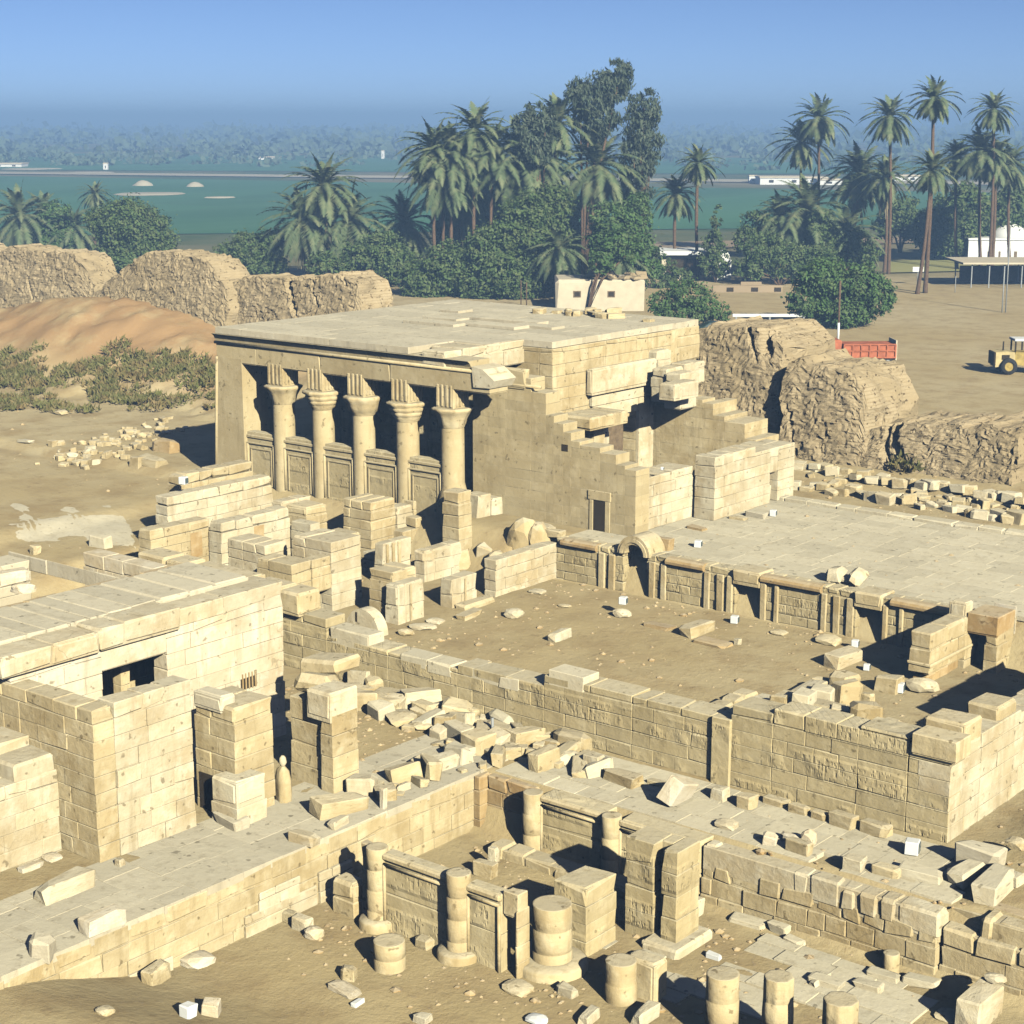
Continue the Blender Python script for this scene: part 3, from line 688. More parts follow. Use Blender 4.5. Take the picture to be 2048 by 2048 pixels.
mb = MB(); cbox(mb, b+.0, b+.06, c+.75, c+.86, 0, e-.1, .01); mb.build("corner_strip", M_LIME, t)
mb = MB(); mas(mb, a-1.2, b-.6, c+.3, d+.2, -.2, e+.45, .5, 1, .02, chip=.4); mb.build("backing_block", M_LIME, t)
piece("chapel_wall", "thick wall block with chipped top right of the fluted jamb", "wall", 850, 1104, 1165, 827, 924, mat=M_PALE)
t, a, b, c, d, e = piece("fluted_jamb", "tall jamb with vertical fluted grooves among the chapels", "door jamb", 768, 1088, 1170, 747, 822, mat=M_PALE, ch=1.2)
mb = MB()
for k in range(3): cbox(mb, b-.02, b+.09, c+.15+k*.42, c+.32+k*.42, -.1, e-.05, .03)
mb.build("flutes", M_LIME, t)
t, a, b, c, d, e = piece("chapel_block", "tall chapel wall with a small square doorway at its left foot", "ruin", 662, 1085, 1212, 640, 722, X=-56.1, dx=2.5, mat=M_PALE, ch=.5)
mb = MB(); dy0 = uy(627, b, .9); mas(mb, b-2.4, b-.1, dy0-1.2, dy0, -.2, e-.6, .5, 1.2, .02, seed=3); mas(mb, b-.7, b-.02, dy0, c, 1.35, e-.6, .5, 2, .02); mas(mb, b-.9, b-.75, dy0, c, -.2, 1.3, 2, 2)
mb.build("doorway_wall", M_LIME, t)
piece("ruined_pier", "tall square pier with a flat capstone standing in front of the rightmost temple column", "pier", 918, 986, 1080, 884, 944, Y=65.4, zb=0, ch=.6)
piece("ruined_wall", "small low wall with slot window hollow in front of the temple screens", "wall", 805, 1042, 1060, 775, 850, X=-60.2, zb=0, dx=1.0, drop=.2)
for (lab, u, vt, uL, uR, X, dx, dp) in (
        ("stepped masonry wall climbing to the temple corner, topmost courses", 357, 952, 345, 506, -66.3, .9, .25),
        ("long coursed wall below the stepped masonry at left of the temple", 334, 995, 312, 545, -65.2, .9, .15),
        ("coursed wall with a narrow doorway above the curved cornice blocks", 300, 1062, 278, 420, -63.6, .9, .1),
        ("sunlit wall with a narrow doorway below the temple screen walls", 442, 1046, 436, 580, -62.6, .9, .15),
        ("low thick wall in the middle of the chapels with a flat grey top", 530, 1092, 455, 575, -60.0, 2.6, .0),
        ("chapel wall fragment below the second screen wall", 620, 1030, 560, 640, -61.5, 1.4, .2),
        ("pale wall block behind the tall chapel wall", 684, 1072, 625, 722, -58.2, 1.5, .1),
        ("broken sloping wall with stepped end below the fourth screen wall", 735, 1020, 650, 800, -61.8, 1.0, .3),
        ("dark shaded chapel wall in the gap beside the tall chapel wall", 760, 1110, 715, 790, -59.0, 1.2, .1)):
    q = onX(u, vt, X)
    t, a, b, c, d, e = piece("chapel_wall", lab, "wall", u, vt, 0, uL, uR, X=X, zb=0.0, dx=dx, drop=dp, mat=M_PALE if u % 3 else M_LIME, ch=.48)
    if lab.startswith(("coursed", "sunlit wall with")):
        mb = MB(); uu = (381, 404) if lab.startswith("coursed") else (508, 528)
        ya, yb2 = uy(uu[0], b, e-.9), uy(uu[1], b, e-.9)
        cbox(mb, b-.5, b+.012, ya, yb2, e-1.75, e-.55, .005); mb.build("doorway", M_BROWN, t)  # flat brown plate painted in place of the shaded opening
for (lab, u, vt, uL, uR, X, dx) in (
        ("wall stub continuing right from the stepped masonry at the temple corner", 565, 1004, 530, 622, -64.6, .9),
        ("tan faced wall block below the first screen wall", 612, 1016, 566, 655, -62.6, 1.5),
        ("big tan faced wall block below the third screen wall", 742, 1006, 682, 792, -60.8, 2.0),
        ("rising stub of broken wall, lowest of three steps left of the tall capped pier", 795, 1016, 780, 826, -60.9, .9),
        ("rising stub of broken wall, middle of three steps left of the tall capped pier", 828, 1003, 815, 856, -60.9, .9),
        ("rising stub of broken wall, highest of three steps left of the tall capped pier", 858, 988, 845, 884, -60.9, .9)):
    piece("chapel_wall", lab, "wall", u, vt, 0, uL, uR, X=X, zb=0.0, dx=dx, mat=M_PALE if u % 2 else M_LIME, ch=.5, chip=.4)
mb = MB(); zc = onY(440, 1138, 49.0)[2]
t = thing("cornice_parapet", "row of curved cornice blocks with rounded ends on the wall in front of the chapels", "parapet", (-55, 49.5, zc))
mb.v = []
for (u0, u1, dz) in ((276, 330, .10), (332, 372, .02), (376, 492, .0), (498, 556, -.02), (560, 600, -.06)):
    xa, xb = ux(u0, 48.8, zc), ux(u1, 48.8, zc); zz = onY((u0+u1)/2, 1100+(u0+u1-545)/2*.268, 49)[2]
    mb = MB(); mas(mb, xa, xb, 48.70, 50.0, zz-.62, zz+.06, .8, 3, .02, chip=.8, seed=u0); mb.build("cornice_block", M_LIME, t)
mb = MB(); mas(mb, ux(262, 49.1, 2.5), ux(520, 49.1, 2.5), 49.1, 50.0, -.2, zc-.56, .5, 1.3, .02, seed=9); mb.build("wall_below", M_CARVED, t)
# lunette
q = onY(726, 1262, 50.4); t = thing("lunette_stone", "half round arched stone standing upright on top of the court wall", "stone", (q[0], q[1], q[2]))
mb = MB(); n = 18; r = 46/ppm(*q)
poly = [(q[0]+r*math.cos(math.pi*i/n), q[2]-.1+1.1*r*math.sin(math.pi*i/n)) for i in range(n+1)]
prism(mb, poly, 'y', q[1]-.05, q[1]+.5); mb.build("arched_slab", M_PALE, t)
mb = MB(); cbox(mb, q[0]-.36, q[0]-.26, q[1]-.07, q[1]+.0, q[2]+.35, q[2]+.75, .01); mb.build("slot", M_DARK, t)

# ================================================================== LEFT BUILDING
t = thing("block_built_temple", "flat roofed stone building at left with big square window and grated small window", "building", (-46, 35, 0))
mb = MB()
mas(mb, -62, -41.5, 31.4, 32.2, -.3, 4.85, .55, 1.2, .02, zg=0, seed=201)
mb.build("south_wall", M_LIME, t)
mb = MB(); ytop = uy(380, -41.5, 4.9)
mas(mb, -42.3, -41.48, 32.2, ytop, -.3, 4.9, .55, 1.3, .02, zg=0, seed=202); mas(mb, -42.3, -41.5, 31.42, 32.2, 4.86, 4.9, .5, 1, 0)
mb.build("east_wall", M_PALE, t)
XL = -45.6; zw0, zw1 = onX(335, 1388, XL)[2], onX(333, 1290, XL)[2]; yw0, yw1 = uy(203, XL, 5), uy(333, XL, 5)
zc0 = onX(354, 1240, XL)[2]; yE = uy(566, XL, 5)
mb = MB()
mas(mb, XL-.75, XL, 31.5, yw0, 1.0, zc0, .55, 1.4, .012, seed=203); mas(mb, XL-.75, XL, yw1, yE, -.2, zc0, .55, 1.4, .012, seed=204)
mas(mb, XL-.75, XL, yw0, yw1, -.2, zw0, .55, 1.4, .012, seed=205); mas(mb, XL-.75, XL, yw0, yw1, zw1, zc0, .5, 3.5, .01, seed=206)
mas(mb, -56, XL-.75, yE-.8, yE, -.2, zc0, .55, 1.4, .012, seed=207)
mb.build("upper_wall", M_WHITE, t)
mb = MB(); mas(mb, XL-4.3, XL-3.7, yw0-2, yw1+3, zw0-2.5, zc0, .6, 1.5, .01); cbox(mb, XL-3.7, XL-.76, yw0-2, yw1+3, zw0-2.4, zw0-2.2, .02); cbox(mb, XL-3.7, XL-.76, yw0-.5, yw0-.2, zw0-2.2, zw1-.1, .02)
mb.build("inner_wall", M_LIME, t)
mb = MB(); mas(mb, XL-1.9, XL-1.45, yw1-.85, yw1-.45, zw0-.5, zc0-.3, .6, 1); mb.build("inner_pillar", M_LIME, t)
mb = MB(); yg0, yg1 = uy(479, XL, 3.9), uy(511, XL, 3.9); zg1 = onX(495, 1345, XL)[2]; zg0 = onX(495, 1377, XL)[2]
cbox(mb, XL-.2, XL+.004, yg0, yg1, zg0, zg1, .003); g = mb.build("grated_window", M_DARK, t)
mb = MB()
for k in range(5): mb = MB(); cbox(mb, XL+.0, XL+.05, yg0+(yg1-yg0)*(k+.35)/5, yg0+(yg1-yg0)*(k+.62)/5, zg0, zg1, .006); mb.build("bar", M_BROWN, g)
mb = MB()
mas(mb, XL-1.5, XL+.28, 31.0, yw0-.2, zc0+.01, zc0+.42, .5, 2.6, .04, seed=211, chip=.3)
mas(mb, XL-1.5, XL+.22, uy(150, XL, 6.3), uy(360, XL, 6.3), zc0+.01, zc0+.48, .6, 2.9, .03, seed=212, chip=.3) if False else None
mas(mb, XL-1.5, XL+.22, yw0-.18, yw1+.5, zc0+.01, zc0+.48, .6, 2.0, .03, seed=213, chip=.3)
mas(mb, XL-1.5, XL+.02, yw1+.52, yE, zc0+.01, zc0+.36, .5, 2.9, .02, seed=214, chip=.3)
mb.build("cornice", M_PALE, t)
mb = MB()
mas(mb, XL-4.4, XL-1.0, 31.0, yE-.6, zc0+.2, zc0+.52, .4, 2.9, .03, seed=215, shell=.8, chip=.25)
mas(mb, XL-12, XL-4.42, uy(250, XL-5, 5.5), yE-3.0, zc0-.1, zc0+.22, .4, 2.6, .03, seed=216, shell=.8, chip=.25)
mas(mb, XL-12, XL-4.42, 30.8, 32.2, zc0-.4, zc0+.1, .4, 2.6, .03, seed=217, shell=.8, chip=.25)
mas(mb, XL-12, XL-10.6, 32.2, uy(250, XL-5, 5.5), zc0-2.0, zc0+.1, .4, 2.6, .03, seed=218, shell=.8, chip=.25)
mb.build("roof_slabs", M_ROOF, t)
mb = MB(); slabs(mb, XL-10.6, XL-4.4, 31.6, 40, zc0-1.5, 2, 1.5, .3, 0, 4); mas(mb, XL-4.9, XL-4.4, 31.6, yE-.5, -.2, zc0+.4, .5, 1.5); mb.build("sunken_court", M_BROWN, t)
# abutting lower wall at far left
t, a, b, c, d, e = piece("buttress_wall", "lower sunlit wall with a flat ledge joining the building at the left edge", "wall", 0, 1560, 0, -60, 122, X=-43.3, zb=0, dx=2.8, mat=M_PALE) if False else (None,)*6
t = thing("buttress_wall", "lower sunlit wall with a sloping grey ledge abutting the building at the left edge", "wall", (-44.5, 28, 0))
mb = MB(); zt = onX(118, 1508, -43.3)[2]; mas(mb, -46, -43.3, 20, 31.38, -.3, zt-.45, .55, 1.3, .02, zg=0, seed=220); mas(mb, -46, -44.6, 20, 31.38, zt-.44, zt+.35, .55, 1.3, .02, seed=221)
mas(mb, -44.6, -43.35, 29.9, 31.38, zt-.44, zt+.05, .55, 1.3, .02, seed=222)
mb.build("masonry", M_PALE, t)
# gate piers in front of the building
t, a, b, c, d, e = piece("gate_pier", "tall gate pier with a grey top and a dark low doorway at its foot", "pier", 475, 1418, 1640, 386, 545, zb=0, mat=M_LIME, ch=.6)
GPX, GPY, GPYB, GPZ = b, c, d, e
mb = MB(); q = onY(418, 1640, c-.012); cbox(mb, ux(400, c, .6), ux(438, c, .6), c-.01, c+.6, -.1, zv(1548, q[0], c), .004); mb.build("doorway", M_DARK, t)  # dark plate stands in for the shade in the low opening
mb = MB(); xa = ux(437, c-.9, .8); p5 = G(470, 1632, 0); zt5 = zv(1540, p5[0], p5[1]); mas(mb, b-.62, b+.62, c-.55, c+.75, -.2, 1.55, .9, 3, .02, chip=.4); mb.build("low_front_block", M_PALE, t)
mb = MB(); mas(mb, b-1.9, b-.5, c-.1, c+.6, e+.02, e+.3, .4, 2, .03, chip=.5); mb.build("cap_slab", M_ROOF, t)
t = thing("split_pillar", "tall pillar split by a dark vertical slot with an overhanging top block", "pillar", (-40.5, 40, 0))
p = G(668, 1590, 0); zt = zv(1388, p[0], p[1]); xs = ux(640, p[1], 2); xs2 = ux(632, p[1], 2); xL = ux(577, p[1]+.15, 2); yb = uy(715, p[0], zt)
mb = MB(); mas(mb, xs, p[0], p[1], yb, -.2, zt-.75, .8, 3, .012, chip=.2); mas(mb, xL, xs2, p[1]+.2, p[1]+1.1, -.2, zt-.55, .8, 3, .012, chip=.2); mas(mb, xL+.1, xs+.1, p[1]+1.12, yb, -.2, zt-.8, .8, 3)
mb.build("shaft", M_LIME, t)
mb = MB(); mas(mb, ux(608, p[1]-.1, zt), p[0]+.02, p[1]-.1, yb+.05, zt-.74, zt, .9, 3, .012, chip=.5); mb.build("top_block", M_PALE, t)
mb = MB(); chunk(mb, xL+.5, p[1]+1.0, zt-.5, 1.5, 1.0, .6, .12, .08, .3, 5); chunk(mb, xL+.2, p[1]+2.0, zt-.1, 1.8, 1.2, .5, .1, .08, .1, 6, -.12); mb.build("tumbled_lintel", M_LIME, t)
mb = MB(); cbox(mb, GPX-1.2, xL+.1, p[1]+1.2, p[1]+1.4, -.1, zt-.9, .01); mb.build("passage_shade_plate", M_DARK, t)  # dark sheet set in the gap to paint its shade
q = G(567, 1600, 0)
t = thing("weathered_statue", "worn headless-looking upright stone figure standing in the dark doorway", "statue", (q[0], q[1], 0))
mb = MB(); s = .01
lathe(mb, q[0], q[1], [(.30, -.1), (.30, .3), (.27, .75), (.24, 1.05), (.12, 1.16), (.09, 1.2)], 12, True, lambda a, z: (1+.3*math.cos(2*a+.8))*(1+.4*noise.noise(Vector((math.cos(a)*2, math.sin(a)*2, z*3)))))
mb.build("body", M_LIME, t)
mb = MB(); lathe(mb, q[0]+.02, q[1], [(.07, 1.2), (.13, 1.32), (.11, 1.48), (.05, 1.55)], 10, True, lambda a, z: 1+.2*noise.noise(Vector((math.cos(a)*2, math.sin(a)*2, z*4)))); mb.build("head", M_PALE, t)

# ================================================================== COLUMNED TEMPLE
T = thing("columned_temple", "large flat roofed temple with five bell capital columns, screen walls and a ruined stepped front", "temple", (-66, 75, 2))
ZT = 2.0; YC = 67.62
colX = [ux(u, YC, 7.0) for u in (567, 646, 727, 815, 905)]
ztor = 9.8
def moulding(mb, x0, x1, y, z, r=.09): tube(mb, [(x0, y, z), (x1, y, z)], r, 10)
# corner pier with batter
xp0, xp1 = -75.6, ux(486, 67.0, 6)
mb = MB()
prism(mb, [(xp0-.42, ZT-.3), (xp1+.05, ZT-.3), (xp1, 9.0), (xp0, 9.0)], 'y', 67.0, 69.3)
mb.build("corner_pier", M_TEMPLE, T)
mb = MB(); tube(mb, [(xp0-.42, 67.02, ZT-.3), (xp0, 67.02, 9.0)], .10); mb.build("corner_torus", M_TEMPLE, T)
# columns
for i, x in enumerate(colX):
    mb = MB(); rs = .61
    prof = [(rs, ZT-.2), (rs, 4.0), (rs*.98, 6.6), (rs*.96, 6.72)]
    lathe(mb, x, YC, prof, 28, True, lambda a, z: 1+.01*noise.noise(Vector((a, z*2, i))), False)
    if i == 4:
        lathe(mb, x+.05, YC, [(.85, ZT-1), (.8, 2.6), (.68, 3.4), (.56, 3.9)], 20, True, lambda a, z: 1+.16*noise.noise(Vector((math.cos(a)*2, math.sin(a)*2, z*2))), False)
    c = mb.build("column", M_TEMPLE, T)
    mb = MB()
    cap = [(rs*.97, 6.72), (rs*1.02, 6.76), (rs*1.04, 6.84)]
    if i in (0, 4): cap += [(rs*1.1, 6.9), (rs*1.22, 7.2), (rs*1.5, 7.5), (rs*1.68, 7.62), (rs*1.7, 7.72), (rs*1.5, 7.76)]
    elif i == 2: cap += [(rs*1.25, 6.95), (rs*1.42, 7.2), (rs*1.6, 7.5), (rs*1.72, 7.62), (rs*1.7, 7.72), (rs*1.5, 7.76)]
    else: cap += [(rs*1.2, 6.95), (rs*1.2, 7.02), (rs*1.3, 7.05), (rs*1.36, 7.22), (rs*1.3, 7.25), (rs*1.5, 7.3), (rs*1.52, 7.45), (rs*1.45, 7.5), (rs*1.75, 7.6), (rs*1.75, 7.72), (rs*1.5, 7.76)]
    lathe(mb, x, YC, cap, 40, True, lambda a, z: 1+(.035*math.cos(a*8) if z > 6.85 else 0))
    mb.build("capital", M_LIME, c)
    mb = MB(); hw = .60
    cbox(mb, x-hw, x+hw, YC-hw, YC+hw, 7.74, 9.03, .03)
    for k in (-.45, -.15, .15, .45): cbox(mb, x+k-.07, x+k+.07, YC-hw-.05, YC-hw+.02, 7.85, 8.95, .02)
    for k in (-.36, -.12, .12, .36): cbox(mb, x+hw-.02, x+hw+.05, YC+k-.06, YC+k+.06, 7.85, 8.95, .02)
    mb.build("abacus", M_LIME, c)
# screen walls
ends = [xp1]+colX
for i in range(5):
    xa = ends[i]+(.0 if i == 0 else .34); xb = ends[i+1]-.34; y = YC-.38
    mb = MB(); cbox(mb, xa, xb, y, y+.6, ZT-.3, 4.95, .02)
    w = mb.build("screen_wall", M_CARVED, T)
    mb = MB()
    for xx in (xa+.10, xb-.10): tube(mb, [(xx, y-.04, ZT), (xx, y-.04, 4.3)], .075)
    cbox(mb, xa+.02, xb-.02, y-.10, y+.02, 4.28, 4.38, .03)
    cbox(mb, xa, xb, y-.08, y+.02, 4.62, 4.80, .04)
    for xx in (xa+.34, xb-.34): cbox(mb, xx-.05, xx+.05, y-.05, y+.02, ZT, 4.02, .02)
    cbox(mb, xa+.3, xb-.3, y-.05, y+.02, 3.98, 4.08, .02)
    mb.build("screen_frame", M_TEMPLE, w)
# architrave and cornice
xr = onY(952, 740, 67)[0]
mb = MB(); mas(mb, xp0-.05, xr+.9, 67.0, 68.4, 9.02, ztor-.05, .8, 4.2, .004, chip=.06, seed=5); mb.build("architrave", M_TEMPLE, T)
mb = MB(); moulding(mb, xp0-.1, xr-.2, 66.98, ztor, .085); mb.build("torus_moulding", M_TEMPLE, T)
mb = MB(); n = 9
prof = [(68.4, ztor+.02), (67.02, ztor+.02), (66.98, ztor+.2), (66.88, ztor+.38), (66.72, ztor+.5), (68.4, ztor+.5)]
rn = random.Random(3)
for (p, q) in cuts(xp0-.1, xr-.3, 2.2, rn):
    vs = [(p+.01, a, b) for a, b in prof]+[(q-.01, a, b) for a, b in prof]; n = len(prof)
    mb.add(vs, [tuple(range(n)), tuple(range(2*n-1, n-1, -1))]+[(i, i+n, (i+1) % n+n, (i+1) % n) for i in range(n)])
mb.build("cavetto_cornice", M_TEMPLE, T)
q = onY(965, 775, 67.0)
mb = MB(); prism(mb, [(xr-.1, 9.02), (xr+1.0, 9.05), (xr+1.25, 9.45), (xr+.5, 9.95), (xr-.2, 10.05)], 'y', 66.9, 68.6); mb.build("broken_architrave_end", M_PALE, T)
# roof
mb = MB()
xR = ux(1000, 70.5, 10.6)
for (x0, x1, y0, y1) in ((-75.5, -61.0, 66.85, 70.4), (-75.3, -58.8, 70.42, 73.2), (-75.4, -56.72, 73.22, 87.0)):
    slabs(mb, x0, x1, y0, y1, 10.66, 3.4, 1.3, .34, .0, int(x1*-3), .012)
    cbox(mb, x0+.15, x1-.1, y0+.25, y1-.02, 10.32, 10.5, .02)
slabs(mb, -71, -60, 75, 82, 10.80, 3.2, 1.2, .14, .72, 6, .03)
mb.build("roof_slabs", M_ROOF, T)
mb = MB(); 
p = G(905, 690, 10.5)
mas(mb, -60.2, -58.6, 66.9, 68.3, 10.05, 10.62, .6, 1.5, .02, chip=.3); mas(mb, -60.8, -58.55, 68.32, 73.2, 9.7, 10.66, .5, 1.6, .02, chip=.3)
mb.build("broken_roof_edge", M_PALE, T)
# cella
mb = MB(); xF = -56.65
D0, D1 = 77.9, 80.75
mas(mb, xF-.9, xF, 73.2, D0, ZT-.2, 10.3, .62, 1.7, .008, zg=2, top=False, seed=300)
mas(mb, xF-.9, xF, D1, 84.2, ZT-.2, 10.3, .62, 1.7, .008, zg=2, top=False, seed=301)
mas(mb, xF-.9, xF, D0, D1, 6.15, 10.3, .62, 1.7, .008, zg=2, top=False, seed=302)
mas(mb, -73.5, xF-.91, 73.2, 74.1, ZT-.2, 10.3, .62, 1.7, .008, zg=2, top=False, seed=303)
mas(mb, -73.5, xF-.91, 83.3, 84.2, ZT-.2, 10.3, .62, 1.7, .008, zg=2, top=False, seed=306)
mas(mb, -73.5, -72.6, 74.11, 83.29, ZT-.2, 10.3, .62, 1.7, .008, zg=2, top=False, seed=307)
mas(mb, -64, xF-.02, 84.22, 87.1, 8.7, 10.35, .6, 1.7, .02, top=False, seed=304, chip=.3)
mas(mb, -64, xF-.5, 84.22, 86.9, ZT-.2, 8.68, .6, 1.7, .03, top=False, seed=305, chip=.3)
mb.build("cella_walls", M_LIME, T)
mb = MB(); 
mas(mb, xF, xF+.5, 76.0, 82.25, 7.85, 8.98, 1.2, 7, .01, chip=.5, seed=310)
mb.build("gate_cornice", M_PALE, T)
mb = MB(); cbox(mb, xF, xF+.22, 76.4, 82.2, 6.9, 7.82, .02); cbox(mb, xF, xF+.16, 76.6, 82.2, 6.16, 6.88, .02)
cbox(mb, xF, xF+.22, D1+.02, 82.2, ZT-.2, 6.88, .02); mas(mb, xF, xF+.3, D0-.5, D0, ZT-.2, 6.14, .7, 2, .02, chip=.5)
mb.build("gate_frame", M_PALE, T)
mb = MB(); cbox(mb, xF-.8, xF-.65, D0+1.2, D1-.25, 3.2, 5.8, .02); mb.build("gate_lintel_beam", M_WOOD, T)
mb = MB(); mas(mb, xF, xF+2.2, 73.6, 77.0, 6.45, 6.85, .5, 2.6, .03, chip=.5, seed=312); mas(mb, xF, xF+1.0, 75.6, 76.6, 3.0, 6.44, .8, 2, .03, chip=.4, seed=313); mb.build("projecting_slab", M_LIME, T)
# ruined hall in front: stepped south wall
YH = 69.96
steps = [(945, 742), (1010, 742), (1062, 757), (1092, 787), (1108, 832), (1127, 848), (1142, 866), (1160, 884), (1200, 896), (1232, 910), (1250, 932), (1272, 942)]
mb = MB(); px = -58.6
for (u, v) in steps:
    q = onY(u, v, YH); mas(mb, px, q[0], YH, YH+1.15, ZT-.25, q[2], .5, 1.5, .002, gap=.0015, smooth=True, zg=2, chip=.15, seed=int(u)); px = q[0]
mb.build("hall_south_wall", M_TEMPLE, T)
XH = px
mb = MB(); a = onY(970, 762, YH); moulding(mb, -58.5, ux(1082, YH, a[2]), YH-.02, a[2], .08)
rn = random.Random(8)
for (p, q) in cuts(-58.4, ux(1052, YH, a[2]), 1.6, rn):
    z0 = a[2]+.1; mas(mb, p, q, YH-.1, YH+.3, z0, z0+.72, .9, 2, .02, chip=.3)
mb.build("hall_cornice", M_TEMPLE, T)
mb = MB(); qd = onY(1187, 1000, YH); qe = onY(1210, 1062, YH)
cbox(mb, qd[0], qe[0], YH-.012, YH+.3, ZT, qd[2], .004); d = mb.build("doorway_shade_plate", M_DARK, T)  # thin dark plate paints the door's shaded inside; wall is not cut
mb = MB(); cbox(mb, qd[0]-.22, qd[0]-.01, YH-.05, YH+.2, ZT-.1, qd[2]+.02, .01); cbox(mb, qe[0]+.01, qe[0]+.3, YH-.05, YH+.2, ZT-.1, qd[2]+.02, .01)
cbox(mb, qd[0]-.3, qe[0]+.35, YH-.07, YH+.2, qd[2]+.03, qd[2]+.5, .02); mb.build("door_frame", M_TEMPLE, d)
mb = MB(); q = onY(1130, 895, YH); cbox(mb, q[0]-.22, q[0]+.18, YH-.012, YH+.1, q[2]-.2, q[2]+.15, .005); mb.build("hole_shade_plate", M_DARK, T)  # dark plate on the face paints the hole's shade
# east front of the hall
XS = -49.4
mb = MB(); ys0 = uy(1388, XS, 4.6)
mas(mb, XS-1.7, XS, YH, ys0, ZT-.25, onX(1330, 947, XS)[2], .55, 1.5, .01, zg=2, chip=.2, seed=330); mb.build("hall_front_south", M_PALE, T)
mb = MB(); XB = -48.0
p = G(1428, 1042, 2); yb1 = uy(1512, p[0], 5); yb2 = uy(1590, p[0], 4); zz = zv(915, p[0], p[1]); xl = ux(1410, p[1], zz)
XB = p[0]; YB = p[1]
mas(mb, xl-.6, XB, YB, yb1, ZT-.25, zz, .55, 1.5, .012, zg=2, chip=.2, seed=331)
zd = onX(1545, 935, XB)[2]; yd0, yd1 = uy(1541, XB, 3), uy(1556, XB, 3); z2 = onX(1560, 893, XB)[2]
mas(mb, XB-2.2, XB-.02, yb1, yd0, ZT-.25, z2, .55, 1.5, .012, zg=2, seed=332); mas(mb, XB-2.2, XB-.02, yd1, yb2, ZT-.25, z2, .55, 1.5, .012, zg=2, seed=333)
mas(mb, XB-2.2, XB-.02, yd0, yd1, zd, z2, .5, 2, .01, seed=334); mas(mb, XB-2.2, XB-1.6, yd0, yd1, ZT-.25, zd-.01, .5, 2, .01, seed=335)
mb.build("hall_front_north", M_PALE, T)
YI = 82.3
mb = MB(); px = xF
for (u, v) in ((1322, 768), (1350, 782), (1378, 795), (1405, 800), (1427, 808), (1449, 833), (1490, 848), (1512, 880)):
    q = onY(u, v, YI); mas(mb, px, q[0], YI, YI+(1.3 if u < 1410 else 2.4), ZT-.25, q[2], .55, 1.5, .003, gap=.002, smooth=True, zg=2, chip=.25, seed=u); px = q[0]
mb.build("hall_north_wall", M_LIME, T)
mb = MB()
for (u0, u1, v, X, h) in ((1318, 1345, 700, -56.0, 2.6), (1335, 1372, 735, -54.6, 1.6), (1362, 1395, 745, -53.6, 1.7), (1372, 1412, 725, -54.4, .9), (1350, 1400, 765, -52.6, .6)):
    q = onX((u0+u1)/2, v, X); mas(mb, X-1.1, X, uy(u0, X, q[2]), uy(u1, X, q[2]), q[2]-h, q[2], .6, 1.2, .03, chip=.5, seed=u0+3)
mb.build("north_corner_fragments", M_PALE, T)

# ================================================================== MUD-BRICK PRECINCT WALLS
def mudwall(label, prof, Y, thick, zb, seed, res=.17, lean=1.3, amp=.13, gs=1.0):
    """massive eroded wall: ridge profile given along its length"""
    pts = [(onY(u, v, Y+thick*.85)[0], onY(u, v, Y+thick*.85)[2]) for u, v in prof]
    xa, xb = pts[0][0], pts[-1][0]; n = max(6, int((xb-xa)/res)); rows = []
    def top(x):
        for (p, q) in zip(pts[:-1], pts[1:]):
            if p[0] <= x <= q[0]: return p[1]+(q[1]-p[1])*(x-p[0])/max(1e-6, q[0]-p[0])
        return pts[-1][1]
    jr_ = random.Random(seed)
    NF, NT, NB = 52, 14, 6; vs = []
    for i in range(n+1):
        x = xa+(xb-xa)*i/n; e = min(i, n-i)/3.0; e = min(1, e)
        zt = top(x)+.25*noise.noise(Vector((x*.9, seed, 0)))+.22*noise.noise(Vector((x*2.3, seed, 3)))
        sec = [(Y-lean*(1-k/NF)+0.0, zb+(zt-zb)*k/NF) for k in range(NF+1)]
        sec += [(Y+thick*k/NT, zt) for k in range(1, NT+1)]
        sec += [(Y+thick+lean*k/NB, zt+(zb-zt)*k/NB) for k in range(1, NB+1)]
        for k, (y, z) in enumerate(sec):
            p = Vector((x*.55, y*.55, z*.8+seed*7))
            d = amp*(noise.noise(p)+.7*noise.noise(p*2.3)+.7*noise.noise(p*4.9)+.6*noise.noise(p*9))
            cr = noise.noise(Vector((x*.36+.12*z, seed*3.1, 0)))      # vertical erosion gullies
            gul = max(0, .045-abs(cr))/.045*sm(-.1, .25, noise.noise(Vector((x*.2, z*.25, seed+4))))
            f = min(1, k/4)
            if k <= NF: yy = y-d*f+gs*gul*f*(.35+.65*k/NF); zz2 = z+.0
            else: yy = y+.3*d; zz2 = z+.55*d-.5*gul*(1 if k < NF+4 else 0)
            if 0 < k < NF: zz2 += .12*noise.noise(p*6)
            xx = x+(.5*noise.noise(p*1.1+Vector((9, 0, 0))))*f
            yy += jr_.uniform(-.035, .035)*f; zz2 += jr_.uniform(-.02, .02)*f
            if i == 0 or i == n: yy = yy*.6+(Y+thick*.5)*.4
            vs.append((xx, yy, zz2))
    m = len(sec); fs = [(i*m+k, (i+1)*m+k, (i+1)*m+k+1, i*m+k+1) for i in range(n) for k in range(m-1)]
    fs.append(tuple(range(m))); fs.append(tuple(n*m+k for k in range(m-1, -1, -1)))
    mb = MB(); mb.add(vs, fs); o = mb.build("mudbrick_wall", M_MUD)
    tag(o, label, "wall", "ruined mud brick precinct walls"); return o
mudwall("crumbling mud brick wall stump cut by the left edge", [(-60, 480), (-10, 486), (17, 500), (36, 535), (44, 580)], 95, 3.2, 2.0, 1)
mudwall("crumbling mud brick wall with a dark hole, second from the left edge", [(34, 560), (44, 506), (75, 488), (132, 500), (199, 502), (224, 537), (246, 575)], 95, 3.2, 2.0, 2)
